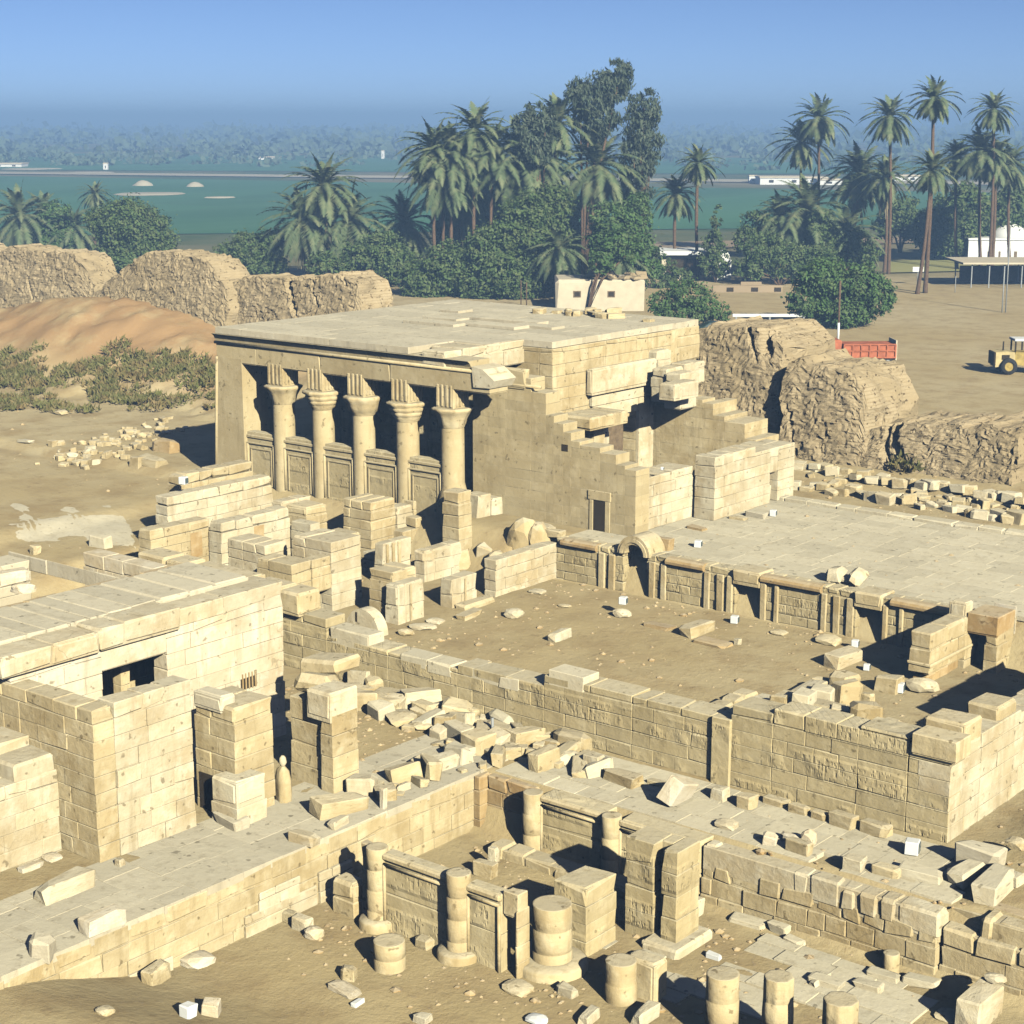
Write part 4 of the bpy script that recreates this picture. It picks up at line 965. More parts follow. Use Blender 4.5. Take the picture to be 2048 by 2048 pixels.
mudwall("humped mud brick wall rising left of the temple roof", [(232, 590), (248, 576), (290, 537), (340, 502), (380, 500), (435, 508), (476, 525), (501, 562), (515, 585)], 94.5, 3.2, 2.0, 3)
mudwall("flat topped mud brick wall with vertical cracks just above the temple roof", [(512, 570), (520, 556), (538, 550), (642, 552), (700, 548), (733, 541), (766, 562), (780, 610)], 95.5, 3.2, 2.0, 4)
mudwall("tall pitted mud brick wall right of the temple", [(1380, 720), (1404, 692), (1450, 672), (1470, 645), (1524, 639), (1610, 641), (1640, 662), (1662, 690)], 92, 6, 1.5, 5)
mudwall("lower pitted mud brick wall with black fissures in front of the orange truck", [(1648, 712), (1668, 700), (1695, 712), (1745, 722), (1782, 728), (1803, 760), (1817, 815)], 91, 5.5, 1.5, 6)
mudwall("low mud brick wall with black fissures running to the right edge", [(1795, 850), (1815, 838), (1873, 827), (1935, 829), (1997, 832), (2048, 834), (2120, 838)], 91, 5, 1.5, 7)

# ================================================================== VEGETATION
def palm_crown_mesh(name, seed, nf=40, L=3.6, up_lim=85, low=-55, skirt=0, wind=.35):
    rn = random.Random(seed); mb = MB(); mats = []
    for k in range(nf):
        f = (k+.5)/nf; el = R(up_lim+(low-up_lim)*f**.85+rn.uniform(-8, 8)); az = k*2.39996+rn.uniform(-.3, .3)
        ln = L*rn.uniform(.85, 1.1)*(.8+.4*math.sin(math.pi*min(1, f*1.1))); p = Vector((0, 0, 0)); d = Vector((math.cos(az)*math.cos(el), math.sin(az)*math.cos(el), math.sin(el)))
        ns = 9; pts = [p.copy()]; wd = Vector((-.75, .65, 0))*wind
        for i in range(ns):
            d = (d+Vector((0, 0, -.13-.05*i/ns))*(1.0)+wd*.05*i/ns*3).normalized(); p = p+d*(ln/ns); pts.append(p.copy())
        for i in range(1, ns+1):
            a, b = pts[i-1], pts[i]; t = (b-a).normalized(); side = t.cross(Vector((0, 0, 1)))
            if side.length < .1: side = Vector((math.sin(az), -math.cos(az), 0))
            side.normalize(); nrm = side.cross(t)
            mb.add([tuple(a+side*.025), tuple(a-side*.025), tuple(b-side*.02), tuple(b+side*.02)], [(0, 1, 2, 3)])
            for h in (0.0, .25, .5, .75):
                o = a+(b-a)*h; w = .58*math.sin(math.pi*min(.97, .18+.8*(i-1+h)/ns))*L/3.6
                for s in (-1, 1):
                    e = o+(side*s*.80+t*.55-Vector((0, 0, 1))*.30*rn.uniform(.5, 1.5)+nrm*.12)*w
                    bw = .085
                    mb.add([tuple(o-t*bw), tuple(o+t*bw), tuple(e+t*.012), tuple(e-t*.012)], [(0, 1, 2, 3)])
    return mb
def simple_mesh(mb, name, mat):
    o = mb.build(name, mat); me = o.data; bpy.data.objects.remove(o); return me
PALMS = [simple_mesh(palm_crown_mesh("c", s, nf, L, 86, low, 0, w), "palm_crown", M_PALM) for s, nf, L, low, w in
         ((1, 60, 3.7, -62, .35), (2, 54, 3.6, -55, .6), (3, 62, 3.9, -64, .3), (4, 56, 3.5, -50, .7), (5, 66, 4.2, -68, .2))]
def skirt_mesh():
    mb = MB(); rn = random.Random(4)
    for k in range(90):
        a = rn.random()*6.28; r = rn.uniform(.2, .7); z = rn.uniform(-.3, -2.6); l = rn.uniform(.8, 1.8)
        p = Vector((r*math.cos(a), r*math.sin(a), z)); s = Vector((-math.sin(a), math.cos(a), 0))*.07
        e = p+Vector((math.cos(a)*.25, math.sin(a)*.25, -l)); mb.add([tuple(p-s), tuple(p+s), tuple(e+s*.4), tuple(e-s*.4)], [(0, 1, 2, 3)])
    return mb
SKIRT = simple_mesh(skirt_mesh(), "dry_skirt", M_PALMDRY)
def link(name, me, parent, loc=(0, 0, 0), rz=0, sc=1.0):
    o = bpy.data.objects.new(name, me); COL.objects.link(o); o.parent = parent; o.location = loc; o.rotation_euler = (0, 0, rz); o.scale = (sc, sc, sc); return o
def palm(uc, vc, ub, vb, wpx, label, var=0, zb=0.0, skirt=False, group=None, tr=.24, rz=0):
    b = G(ub, vb, zb); n = np.array([-math.sin(YAW), math.cos(YAW), 0])
    d = ray(uc, vc); s = ((b-CP)@n)/(d@n); c = CP+d*s                 # crown centre at the same depth as the foot
    t = thing("palm_tree", label, "palm tree", (b[0], b[1], zb), group)
    rel = Vector(c-b); sc = wpx/ppm(*c)/5.6
    link("crown", PALMS[var], t, rel, rz+rnd.random()*.4, sc)
    if skirt: link("dry_skirt", SKIRT, t, rel, rnd.random()*6, sc*1.1)
    else: link("dry_skirt", SKIRT, t, rel+Vector((0, 0, .25)), rnd.random()*6, sc*rnd.uniform(.45, .8))
    mb = MB(); k = 26; pts = []; rad = []
    for i in range(k+1):
        f = i/k; bend = math.sin(f*math.pi)*.25*(1 if uc > ub else -1)
        pts.append((b[0]+rel.x*f+bend, b[1]+rel.y*f, zb-.3+(rel.z+.3)*f)); rad.append(tr*(1.25-.35*min(1, f*4)-.08*f)*(1+rnd.uniform(-.13, .13)))
    tube(mb, pts, rad, 9); o = mb.build("trunk", M_BARK, t); o.matrix_parent_inverse = Matrix.Translation(-Vector((b[0], b[1], zb)))
    return t
GP = "tall date palms right of the big bush"
for a in ((1603, 285, 1606, 520, 110, "leaning-crown palm, lower left of the pair of tall palms above the dark bushy palms", 1, False),
          (1637, 238, 1632, 525, 108, "windblown palm, higher right of the pair above the dark bushy palms", 3, False),
          (1718, 345, 1697, 535, 128, "thick palm with a hanging brown skirt of dead fronds in the right palm group", 2, True),
          (1772, 352, 1769, 545, 100, "palm with straight bare trunk just right of the skirted palm", 1, True),
          (1779, 232, 1777, 548, 100, "tall palm with an orange centre standing behind the skirted palm", 0, False),
          (1867, 198, 1850, 586, 98, "the tallest slender palm, its bare trunk beside a small white board", 3, False),
          (1863, 340, 1834, 588, 100, "lower palm with a leaning trunk crossing behind the tallest slender palm", 1, False),
          (1987, 218, 1978, 548, 84, "tall single palm standing highest near the right edge", 0, False),
          (1914, 312, 1914, 540, 80, "small shaded palm between the leaning palm and the right edge clump", 0, False),
          (1962, 300, 1962, 545, 112, "dense palm at left of the right edge clump", 2, False),
          (1990, 318, 1983, 546, 104, "palm in front within the right edge clump, twin trunked", 1, False),
          (2020, 330, 2020, 540, 96, "palm nearly touching the right edge", 2, False),
          (1396, 328, 1396, 560, 86, "slim palm standing between the eucalyptus and the right palms, taller of two", 3, False),
          (1352, 388, 1352, 555, 92, "shorter palm of the two right of the columnar eucalyptus", 0, False)):
    palm(a[0], a[1], a[2], a[3], a[4], a[5], a[6], 0, a[7], GP, .26)
GP2 = "date palms of the central grove"
for a in ((648, 372, 664, 565, 118, "highest palm of the trio left of the central grove", 2, 1),
          (606, 440, 620, 565, 108, "left lower palm of the trio left of the central grove", 4, 1),
          (700, 440, 692, 565, 112, "right lower palm of the trio left of the central grove", 4, 1),
          (930, 382, 920, 560, 128, "palm with spreading front fronds at the left edge of the central grove", 2, 1),
          (905, 312, 905, 575, 110, "palm at the upper left corner of the central grove", 4, 0),
          (950, 258, 950, 575, 110, "dark palm topping the left half of the central grove", 0, 0),
          (1040, 315, 1036, 575, 132, "large palm with pale drooping skirt in the middle of the central grove", 4, 1),
          (1113, 245, 1114, 575, 118, "palm with bare reddish trunk below the leaning eucalyptus", 1, 0),
          (868, 300, 872, 575, 112, "palm at the far upper left of the central grove, crown brushing the sky", 2, 0), (985, 300, 985, 575, 118, "palm between the dark topmost palm and the large skirted one", 2, 0), (888, 350, 890, 575, 112, "palm half hidden at the left flank of the central grove", 4, 0), (1085, 320, 1085, 575, 116, "palm between the large skirted palm and the columnar eucalyptus", 2, 0),
          (1195, 330, 1190, 575, 128, "wide palm in front of the columnar eucalyptus", 2, 1)):
    palm(a[0], a[1], a[2], a[3], a[4]*1.18, a[5], a[6], 0, a[7], GP2, .27)
GP3 = "short bushy palms"
for a in ((809, 445, 809, 560, 120, "short bushy dark palm between the trio and the central grove", 4),
          (1616, 420, 1616, 560, 135, "short bushy palm below the pair of tall palms", 4), (1560, 430, 1558, 560, 105, "dark short palm left of the bushy palm below the pair", 2),
          (1690, 465, 1690, 560, 120, "short palm under the skirted palm", 4), (148, 455, 148, 520, 100, "pale short palm behind the mud brick wall at left", 2),
          (40, 432, 40, 520, 120, "wide short palm at the left edge behind the mud brick wall", 4), (190, 388, 190, 500, 60, "distant palm top peeping above the round tree at left", 0),
          (85, 420, 88, 515, 90, "short palm between the left edge palm and the round tree", 1), (1115, 500, 1115, 600, 100, "short palm low in the central grove above the mud house", 4),
          (1245, 520, 1245, 600, 90, "short palm right of the leaning trunk above the mud house", 4)):
    palm(a[0], a[1], a[2], a[3], a[4], a[5], a[6], 0, False, GP3, .3)

def foliage(mb, blobs, nper, size, rn, droop=0.0, sub=6):
    """leaf-sized quads gathered in clumps on and inside uneven blobs (cx,cy,cz,rx,ry,rz)"""
    for (cx, cy, cz, rx, ry, rz) in blobs:
        vol = (rx*ry*rz)**(1/3); ncl = max(8, int(nper*vol*vol/4.2))
        for _ in range(ncl):
            d = Vector((rn.gauss(0, 1), rn.gauss(0, 1), rn.gauss(0, 1))).normalized(); r = rn.uniform(.45, 1.0)**.6
            r *= 1+.22*noise.noise(d*2.2+Vector((cx, cy, cz)))
            c = Vector((cx+d.x*rx*r, cy+d.y*ry*r, cz+d.z*rz*r)); cs = vol*rn.uniform(.15, .33)
            for _ in range(int(sub*4.5)):
                o = Vector((rn.gauss(0, .5), rn.gauss(0, .5), rn.gauss(0, .42)))*cs; p = c+o
                nrm = (d*.8+Vector((rn.gauss(0, .7), rn.gauss(0, .7), rn.gauss(.5, .6)))).normalized()
                a = nrm.cross(Vector((rn.gauss(0, 1), rn.gauss(0, 1), rn.gauss(0, 1)))).normalized(); b = nrm.cross(a)
                s = size*rn.uniform(.6, 1.3); w = s*.55
                if droop: b = (b+Vector((0, 0, -droop))).normalized(); s *= 1.5
                mb.add([tuple(p-b*s*.5), tuple(p+a*w*.5), tuple(p+b*s*.5), tuple(p-a*w*.5)], [(0, 1, 2, 3)])
def tree(name, label, cat, ub, vb, blobs, mat, size=.5, nper=60, group=None, trunk=.35, zb=0.0, seed=0, droop=0, depth=1.0, trunk_to=None):
    """blobs given in photo pixels (u, v, half width, half height) at the depth of the foot"""
    b = G(ub, vb, zb); n = np.array([-math.sin(YAW), math.cos(YAW), 0]); rn = random.Random(seed+int(ub))
    t = thing(name, label, cat, (b[0], b[1], zb), group); bl = []
    for (u, v, w, h) in blobs:
        d = ray(u, v); s = ((b-CP)@n)/(d@n); c = CP+d*s; k = ppm(*c); rw = w/k
        off = rn.uniform(-.35, .35)*rw; c = c+n*off
        bl.append((c[0], c[1], c[2], rw, rw*depth, h/k))
    mb = MB(); foliage(mb, bl, nper, size, rn, droop); mb.build("crown", mat, t)
    mb = MB(); b0 = Vector((b[0], b[1], zb-.3))
    for i, q in enumerate(bl[:6]):
        e = Vector(q[:3]); m = b0.lerp(e, .5)+Vector((0, 0, .12*(e-b0).length))*(.3 if i else 0); m.x = b0.x+(e.x-b0.x)*.35; m.y = b0.y+(e.y-b0.y)*.35
        tube(mb, [b0, m, e], [trunk*(1 if i == 0 else .6), trunk*.55, trunk*.18], 7)
    mb.build("trunk", M_BARK, t); return t
G4 = "broadleaf trees of the central grove"
tree("broadleaf_tree", "dark dense tree at the left foot of the central grove", "tree", 880, 592, [(850, 555, 48, 42), (900, 530, 50, 45), (925, 565, 40, 35), (860, 575, 55, 28)], M_LEAF, .48, 75, G4, seed=1)
tree("broadleaf_tree", "dark tree in the middle foot of the central grove behind the temple roof", "tree", 990, 597, [(980, 500, 50, 48), (1010, 545, 55, 45), (960, 560, 45, 38), (1050, 520, 40, 50), (1040, 575, 40, 30)], M_LEAF, .48, 75, G4, seed=2)
tree("broadleaf_tree", "leafy grey green tree rising in the centre of the central grove", "tree", 1085, 595, [(1060, 430, 55, 45), (1100, 410, 45, 40), (1080, 480, 60, 45), (1110, 530, 45, 55), (1020, 470, 40, 40)], M_LEAF, .48, 75, G4, seed=3)
tree("broadleaf_tree", "lighter leafy tree above the leaning trunk right of the central grove", "tree", 1255, 600, [(1225, 440, 48, 40), (1260, 470, 45, 45), (1215, 490, 40, 40), (1275, 420, 30, 35), (1290, 520, 35, 50)], M_LEAF2, .45, 70, G4, seed=4)
tree("eucalyptus_tree", "tall eucalyptus leaning right, the highest crown of the central grove", "tree", 1165, 575, [(1240, 150, 30, 32), (1212, 180, 42, 36), (1180, 205, 44, 36), (1205, 235, 36, 34), (1160, 190, 28, 30), (1190, 275, 28, 34), (1245, 175, 12, 40), (1170, 250, 30, 30)], M_EUC, .5, 46, None, .35, seed=5, droop=1.0)
tree("eucalyptus_tree", "rounded column shaped eucalyptus right of the leaning one", "tree", 1285, 575, [(1288, 215, 34, 34), (1280, 260, 40, 45), (1295, 300, 30, 36), (1268, 320, 34, 45), (1270, 380, 32, 40), (1300, 330, 20, 25), (1262, 420, 30, 40)], M_EUC, .48, 46, None, .35, seed=6, droop=1.0)
tree("eucalyptus_tree", "small eucalyptus top between the palms left of the leaning eucalyptus", "tree", 1085, 580, [(1075, 230, 28, 30), (1055, 255, 30, 32), (1090, 260, 30, 30), (1070, 300, 36, 34)], M_EUC, .48, 46, None, .3, seed=7, droop=.8)
tree("acacia_tree", "large round green acacia bush in front of the white sign board", "tree", 1680, 655, [(1660, 560, 60, 38), (1720, 570, 50, 42), (1620, 600, 45, 42), (1690, 620, 60, 32), (1755, 595, 34, 36), (1640, 545, 40, 28)], M_LEAF2, .42, 95, None, .3, seed=8)
tree("acacia_tree", "feathery pale flowering acacia right of the mud house", "tree", 1370, 645, [(1330, 605, 38, 26), (1375, 590, 45, 30), (1410, 615, 42, 26), (1360, 625, 55, 20), (1440, 630, 22, 15)], M_LEAF2, .36, 80, None, .2, zb=0.5, seed=9)
tree("broadleaf_tree", "large round dark green tree behind the mud brick wall at left", "tree", 270, 560, [(255, 440, 58, 40), (290, 470, 55, 50), (235, 480, 50, 50), (310, 510, 40, 40), (265, 530, 50, 35), (200, 440, 30, 25)], M_LEAF, .48, 80, None, .4, seed=10)
tree("broadleaf_tree", "bright green shrub between the short palms at left", "tree", 110, 520, [(115, 430, 34, 26), (95, 470, 45, 36), (130, 480, 40, 36)], M_LEAF2, .45, 65, None, .3, seed=11)
tree("acacia_tree", "low spreading dull acacia left of the trio of palms", "tree", 500, 560, [(500, 490, 45, 26), (540, 480, 35, 28), (470, 510, 45, 26), (520, 525, 60, 28)], M_LEAF, .45, 60, None, .3, seed=12)
tree("broadleaf_tree", "dark thicket under the bushy palms, right of the white kiosk", "thicket", 1560, 570, [(1530, 500, 40, 34), (1580, 520, 45, 36), (1500, 535, 30, 26), (1640, 520, 35, 30)], M_LEAF, .45, 65, None, .25, seed=13)
tree("broadleaf_tree", "shady tree mass behind the tallest palm near the right edge", "tree", 1900, 520, [(1885, 430, 40, 42), (1930, 410, 40, 45), (1900, 475, 55, 40), (1960, 440, 40, 40), (1850, 460, 25, 40), (2010, 430, 40, 50), (2030, 390, 30, 40)], M_LEAF, .6, 60, None, .35, seed=14)
tree("broadleaf_tree", "distant dark tree clump behind the straight trunked palm", "tree", 1800, 505, [(1800, 420, 36, 34), (1825, 450, 30, 34), (1775, 450, 30, 30)], M_LEAF, .6, 50, None, .3, seed=15)
tree("cypress_tree", "thin dark pointed casuarina beside the white kiosk", "tree", 1432, 565, [(1432, 440, 10, 40), (1425, 490, 20, 36), (1440, 520, 18, 36), (1415, 525, 20, 26)], M_LEAF, .4, 90, None, .15, seed=16)
tree("broadleaf_tree", "dark shrubs in front of the long low white building", "shrub", 1375, 575, [(1335, 540, 26, 22), (1360, 555, 30, 20), (1320, 560, 24, 24)], M_LEAF, .42, 60, None, .15, seed=17)
tree("broadleaf_tree", "dark tree filling the gap below the wide palm in the central grove", "tree", 1150, 556, [(1145, 440, 45, 48), (1170, 490, 42, 45), (1130, 510, 45, 45), (1150, 550, 50, 40)], M_LEAF, .48, 70, G4, seed=21)
tree("broadleaf_tree", "dark tree below the palms at the upper left flank of the central grove", "tree", 930, 553, [(930, 450, 48, 46), (900, 480, 42, 40), (960, 430, 40, 45), (985, 400, 36, 40)], M_LEAF, .48, 70, G4, seed=22)
tree("broadleaf_tree", "undergrowth mass below the skirted palm in the right grove", "thicket", 1690, 565, [(1660, 480, 40, 36), (1700, 490, 40, 36), (1640, 450, 30, 30), (1730, 510, 30, 26)], M_LEAF, .48, 60, None, .25, seed=24)
tree("broadleaf_tree", "bushy dark mass at the left end of the right grove", "thicket", 1520, 560, [(1510, 450, 34, 30), (1540, 470, 36, 36), (1490, 480, 26, 26)], M_LEAF, .45, 60, None, .25, seed=25)
tree("broadleaf_tree", "dark growth under the trio of palms left of the central grove", "thicket", 750, 575, [(760, 500, 45, 40), (720, 520, 40, 40), (790, 530, 50, 36), (650, 535, 40, 30)], M_LEAF, .48, 60, None, .25, seed=26)
tree("leaning_tree", "tree with a bare double trunk leaning right in front of the mud house", "tree", 1174, 623, [(1232, 485, 40, 34), (1205, 520, 30, 24), (1262, 500, 28, 30)], M_LEAF2, .42, 60, None, .22, seed=18)

def leaf_patch(name, label, spots, mat, size, seed, kind=None, cat="plants", dens=.8):
    rn = random.Random(seed); mb = MB()
    for (x, y, r, h, n) in spots:
        for _ in range(int(n*dens)):
            a = rn.random()*6.28; q = r*math.sqrt(rn.random()); px, py = x+q*math.cos(a), y+q*math.sin(a); pz = gz(px, py)+.1+h*rn.random()*(1-.6*q/r)
            d = Vector((rn.gauss(0, .6), rn.gauss(0, .6), rn.uniform(.4, 1.2))).normalized(); s = d.cross(Vector((rn.gauss(0, 1), rn.gauss(0, 1), .1))).normalized()
            l = size*rn.uniform(.6, 1.4); p = Vector((px, py, pz))
            mb.add([tuple(p-s*l*.25), tuple(p+s*l*.25), tuple(p+d*l)], [(0, 1, 2)])
    o = mb.build(name, mat)
    if kind: o['kind'] = kind; o['label'] = label
    else: tag(o, label, cat)
    return o
rn = random.Random(21); sp = []
for _ in range(330):
    u = rn.uniform(-20, 445); v = rn.uniform(705, 825); k = noise.noise(Vector((u*.010, v*.03, 2)))+rn.gauss(0, .22)
    if k < .0: continue
    p = GT(u, v); sp.append((p[0], p[1], rn.uniform(.3, 1.3), .28, rn.uniform(30, 130)))
leaf_patch("scrub", "low green and rusty scrub spread over the foot of the mound below the mud brick walls", sp, M_SCRUB, .38, 22, "stuff")
leaf_patch("scrub_bush", "dark green scrub growing at the foot of the low mud brick wall at right", [(*G(u, v, 2.6)[:2], 1.0, .9, 260) for u, v in ((1795, 930), (1825, 915), (1850, 925), (1880, 915), (1890, 945), (1815, 945))], M_SCRUB, .4, 23, None, "bush")
leaf_patch("scrub_bush", "small green weeds at the foot of the tall mud brick wall right of the temple", [(*G(u, v, 2.3)[:2], .6, .6, 140) for u, v in ((1580, 880), (1700, 905), (1650, 925), (1720, 925))], M_SCRUB, .35, 24, None, "bush")

# ================================================================== FAR PLAIN
def sheet(name, pix, z, mat):
    mb = MB(); n = 24; a, b, c, d = pix; vs = []; fs = []
    for i in range(n+1):
        f = i/n; p = G(a[0]+(b[0]-a[0])*f, a[1]+(b[1]-a[1])*f, z); q = G(d[0]+(c[0]-d[0])*f, d[1]+(c[1]-d[1])*f, z)
        vs += [tuple(p), tuple(q)]
    for i in range(n): fs.append((2*i, 2*i+2, 2*i+3, 2*i+1))
    mb.add(vs, fs); return struct(mb.build(name, mat))
sheet("field", ((-300, 474), (2400, 448), (2400, 392), (-300, 347)), .15, M_FIELD)
sheet("far_field", ((-300, 338), (2400, 352), (2400, 322), (-300, 304)), .2, M_FIELD)
sheet("canal_bank", ((-300, 344), (2400, 374), (2400, 368), (-300, 340)), .35, M_SANDBANK)
sheet("dirt_track", ((1250, 500), (2100, 478), (2100, 466), (1250, 486)), .25, M_EARTH)
sheet("dry_grass_strip", ((1780, 545), (2000, 540), (2000, 520), (1780, 520)), .2, fieldmat("dry_grass", (.27, .26, .10), (.34, .31, .14), (.38, .31, .18)))
for (u, v, w, lab) in ((286, 372, 40, "pale heap of soil in the green field, left of two"), (390, 374, 36, "pale heap of soil in the green field, right of two")):
    p = G(u, v, 0); k = ppm(*p); mb = MB(); r = w/2/k
    lathe(mb, p[0], p[1], [(r*1.15, -.2), (r*.8, r*.25), (r*.4, r*.5), (.05, r*.58)], 18, True, lambda a, z: 1+.2*noise.noise(Vector((math.cos(a)*2, math.sin(a)*2, z+u))))
    tag(mb.build("soil_heap", M_SANDBANK), lab, "heap")
for (u, v, w) in ((440, 395, 62), (300, 388, 140), (180, 345, 90), (60, 338, 120), (560, 352, 60)):
    p = G(u, v, .25); k = ppm(*p); mb = MB(); r = w/2/k
    lathe(mb, p[0], p[1], [(r, .22), (r*.9, .45), (.1, .5)], 20, True, lambda a, z: 1+.3*noise.noise(Vector((math.cos(a)*1.5, math.sin(a)*1.5, u))))
    struct(mb.build("sand_patch", M_SANDBANK))
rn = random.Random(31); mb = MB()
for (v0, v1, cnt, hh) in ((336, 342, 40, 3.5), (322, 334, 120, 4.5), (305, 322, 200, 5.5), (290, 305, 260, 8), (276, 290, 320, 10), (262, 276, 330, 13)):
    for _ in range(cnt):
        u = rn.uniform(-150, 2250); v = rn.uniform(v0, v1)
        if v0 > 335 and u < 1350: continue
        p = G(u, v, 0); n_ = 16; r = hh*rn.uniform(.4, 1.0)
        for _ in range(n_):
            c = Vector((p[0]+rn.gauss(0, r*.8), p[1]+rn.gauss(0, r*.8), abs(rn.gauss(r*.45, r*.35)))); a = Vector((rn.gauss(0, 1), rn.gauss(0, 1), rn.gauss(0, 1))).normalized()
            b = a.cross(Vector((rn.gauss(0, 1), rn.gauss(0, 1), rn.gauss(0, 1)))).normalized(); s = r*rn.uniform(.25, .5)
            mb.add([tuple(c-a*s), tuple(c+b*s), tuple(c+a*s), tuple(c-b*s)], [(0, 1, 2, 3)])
o = mb.build("distant_wood", leafmat("haze_painted_leaves", (.10, .15, .10), (.13, .18, .12), (.16, .20, .14))); o['kind'] = 'stuff'; o['label'] = "hazy belt of distant trees across the plain"  # leaves lightened so distance haze is painted into their colour
def house_box(mb, p, w, d, h, rz=0.0):
    M = Matrix.Translation((p[0], p[1], p[2])) @ Matrix.Rotation(rz, 4, 'Z'); vs, fs = cbox_geo(-w/2, w/2, -d/2, d/2, -.2, h, .05)
    mb.add([tuple(M @ Vector(v)) for v in vs], fs)
YR_ = YAW
for (u, v, w, h, lab) in ((1560, 368, 90, 14, "long white far building beyond the green field, left end of its row"), (1620, 366, 60, 11, "white far building beyond the green field, second of its row"), (1655, 369, 50, 10, "low white far building beside the tall pair of palms"),
                          (1800, 362, 70, 11, "white far building seen between the right palms"), (1505, 366, 16, 14, "small white hut at the left end of the far white row"), (766, 318, 6, 16, "tiny white tower far away above the green field"), (212, 340, 9, 13, "tiny white house far off at the left of the green field"), (540, 320, 40, 6, "faint pale far building across the plain"), (20, 334, 60, 7, "faint pale far building at the left edge of the plain")):
    p = G(u, v, 0); k = ppm(*p); t = thing("far_building", lab, "building", tuple(p)); ww, hh = w/k, h/k
    mb = MB(); house_box(mb, p, ww, min(ww, 12), hh, YR_); mb.build("wall", M_WHITEP, t)
    mb = MB(); house_box(mb, (p[0], p[1], p[2]+hh), ww*1.03, min(ww, 12)*1.06, .3, YR_); mb.build("roof", M_CREAM, t)
    n = max(1, int(ww/6))
    for i in range(n):
        f = (i+.5)/n-.5; q = Vector(p)+Vector((rt[0], rt[1], 0))*(f*ww)+Vector((math.sin(YAW), -math.cos(YAW), 0))*(min(ww, 12)/2)
        mb = MB(); house_box(mb, (q.x, q.y, hh*.35), min(1.6, ww*.2), .12, hh*.3, YR_); mb.build("window", M_DARK, t)

# ================================================================== MIDDLE DISTANCE: houses, shelter, vehicles
def local_thing(name, label, cat, u, v, z=0.0, rz=YAW, group=None):
    p = G(u, v, z); t = thing(name, label, cat, tuple(p), group, rz); return t, ppm(*p)
def lpart(t, name, mb, mat, par=None):
    o = mb.build(name, mat); o.parent = par or t; return o
t, k = local_thing("mud_house", "plain cream mud house with two tiny windows behind the temple roof", "house", 1200, 622)
w = 178/k; mb = MB(); cbox(mb, -w/2, w/2, 0, 7, -.5, 62/k, .12, .3, .06); lpart(t, "wall", mb, M_CREAM)
mb = MB(); rn = random.Random(4)
for _ in range(26): chunk(mb, rn.uniform(-w*.1, w*.48), rn.uniform(.3, 6), 62/k, rn.uniform(.8, 2.2), rn.uniform(.5, 1.2), rn.uniform(.2, .7), .12, .1, rn.random()*3, rn.randint(0, 99))
lpart(t, "roof_stack", mb, M_MUD)
for uu in (-46, 22):
    mb = MB(); cbox(mb, uu/k-.45, uu/k+.45, -.02, .3, 27/k, 40/k, .01); f = lpart(t, "window", mb, M_WOOD); mb = MB(); cbox(mb, uu/k-.32, uu/k+.32, -.03, .2, 29/k, 38/k, .005); lpart(t, "pane", mb, M_DARK, f)
t, k = local_thing("white_kiosk", "small white kiosk with an arched opening and a domed top below the palms", "kiosk", 1447, 560)
w = 30/k; mb = MB(); cbox(mb, -w/2, w/2, 0, w, -.2, 40/k, .05); lpart(t, "wall", mb, M_WHITEP)
mb = MB(); lathe(mb, 0, w/2, [(w*.5, 40/k), (w*.42, 49/k), (w*.25, 56/k), (.03, 60/k)], 16); lpart(t, "dome", mb, M_WHITEP)
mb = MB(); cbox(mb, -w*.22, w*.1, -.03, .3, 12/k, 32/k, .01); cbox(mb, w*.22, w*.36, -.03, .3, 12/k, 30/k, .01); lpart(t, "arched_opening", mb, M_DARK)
t, k = local_thing("long_building", "long low pale building behind the slim palms, half hidden by shrubs", "building", 1372, 560)
w = 100/k; mb = MB(); cbox(mb, -w/2, w/2, 0, 6, -.2, 50/k, .05); lpart(t, "wall", mb, M_CREAM)
mb = MB(); cbox(mb, -w/2-.3, w/2+.3, -1.2, 6.2, 50/k, 58/k, .05); lpart(t, "roof", mb, M_WHITEP)
mb = MB(); cbox(mb, -w*.4, w*.4, -.04, .2, 10/k, 42/k, .02); lpart(t, "veranda_opening", mb, M_DARK)
t, k = local_thing("low_terrace_wall", "low brown garden wall with dark gaps in front of the white kiosk", "wall", 1495, 585)
w = 140/k; mb = MB(); cbox(mb, -w/2, w/2, 0, .6, -.2, 14/k, .05); cbox(mb, -w*.1, w*.2, .1, .5, 14/k, 21/k, .05); lpart(t, "wall", mb, M_EARTH)
for a in (-.3, .05, .38): mb = MB(); cbox(mb, w*a, w*a+.9, -.03, .2, .1, 10/k, .01); lpart(t, "opening", mb, M_DARK)
t, k = local_thing("domed_white_house", "white house with a pale dome beside palm trunks at the right edge", "house", 2000, 525)
w = 130/k; mb = MB(); cbox(mb, -w/2, w/2, 0, 9, -.2, 44/k, .05); cbox(mb, -w/2-.1, w/2+.1, -.2, 9.2, 44/k, 48/k, .02); lpart(t, "wall", mb, M_WHITEP)
mb = MB(); lathe(mb, w*.22, 4, [(3.0, 48/k), (2.8, 58/k), (1.7, 70/k), (.5, 76/k), (.05, 80/k)], 20); lpart(t, "dome", mb, M_WHITEP)
for uu, ww in ((-22, 8), (-2, 4), (30, 6)):
    mb = MB(); cbox(mb, uu/k-ww/2/k, uu/k+ww/2/k, -.04, .2, 6/k, 22/k, .01); lpart(t, "window", mb, M_WOOD)
t, k = local_thing("open_shelter", "long flat shade shelter on thin posts over a dark shaded area at the right", "shelter", 2010, 575)
w = 200/k; mb = MB(); cbox(mb, -90/k, 130/k, -1.0, 9.0, 3.1, 3.35, .04); lpart(t, "roof", mb, M_CREAM)
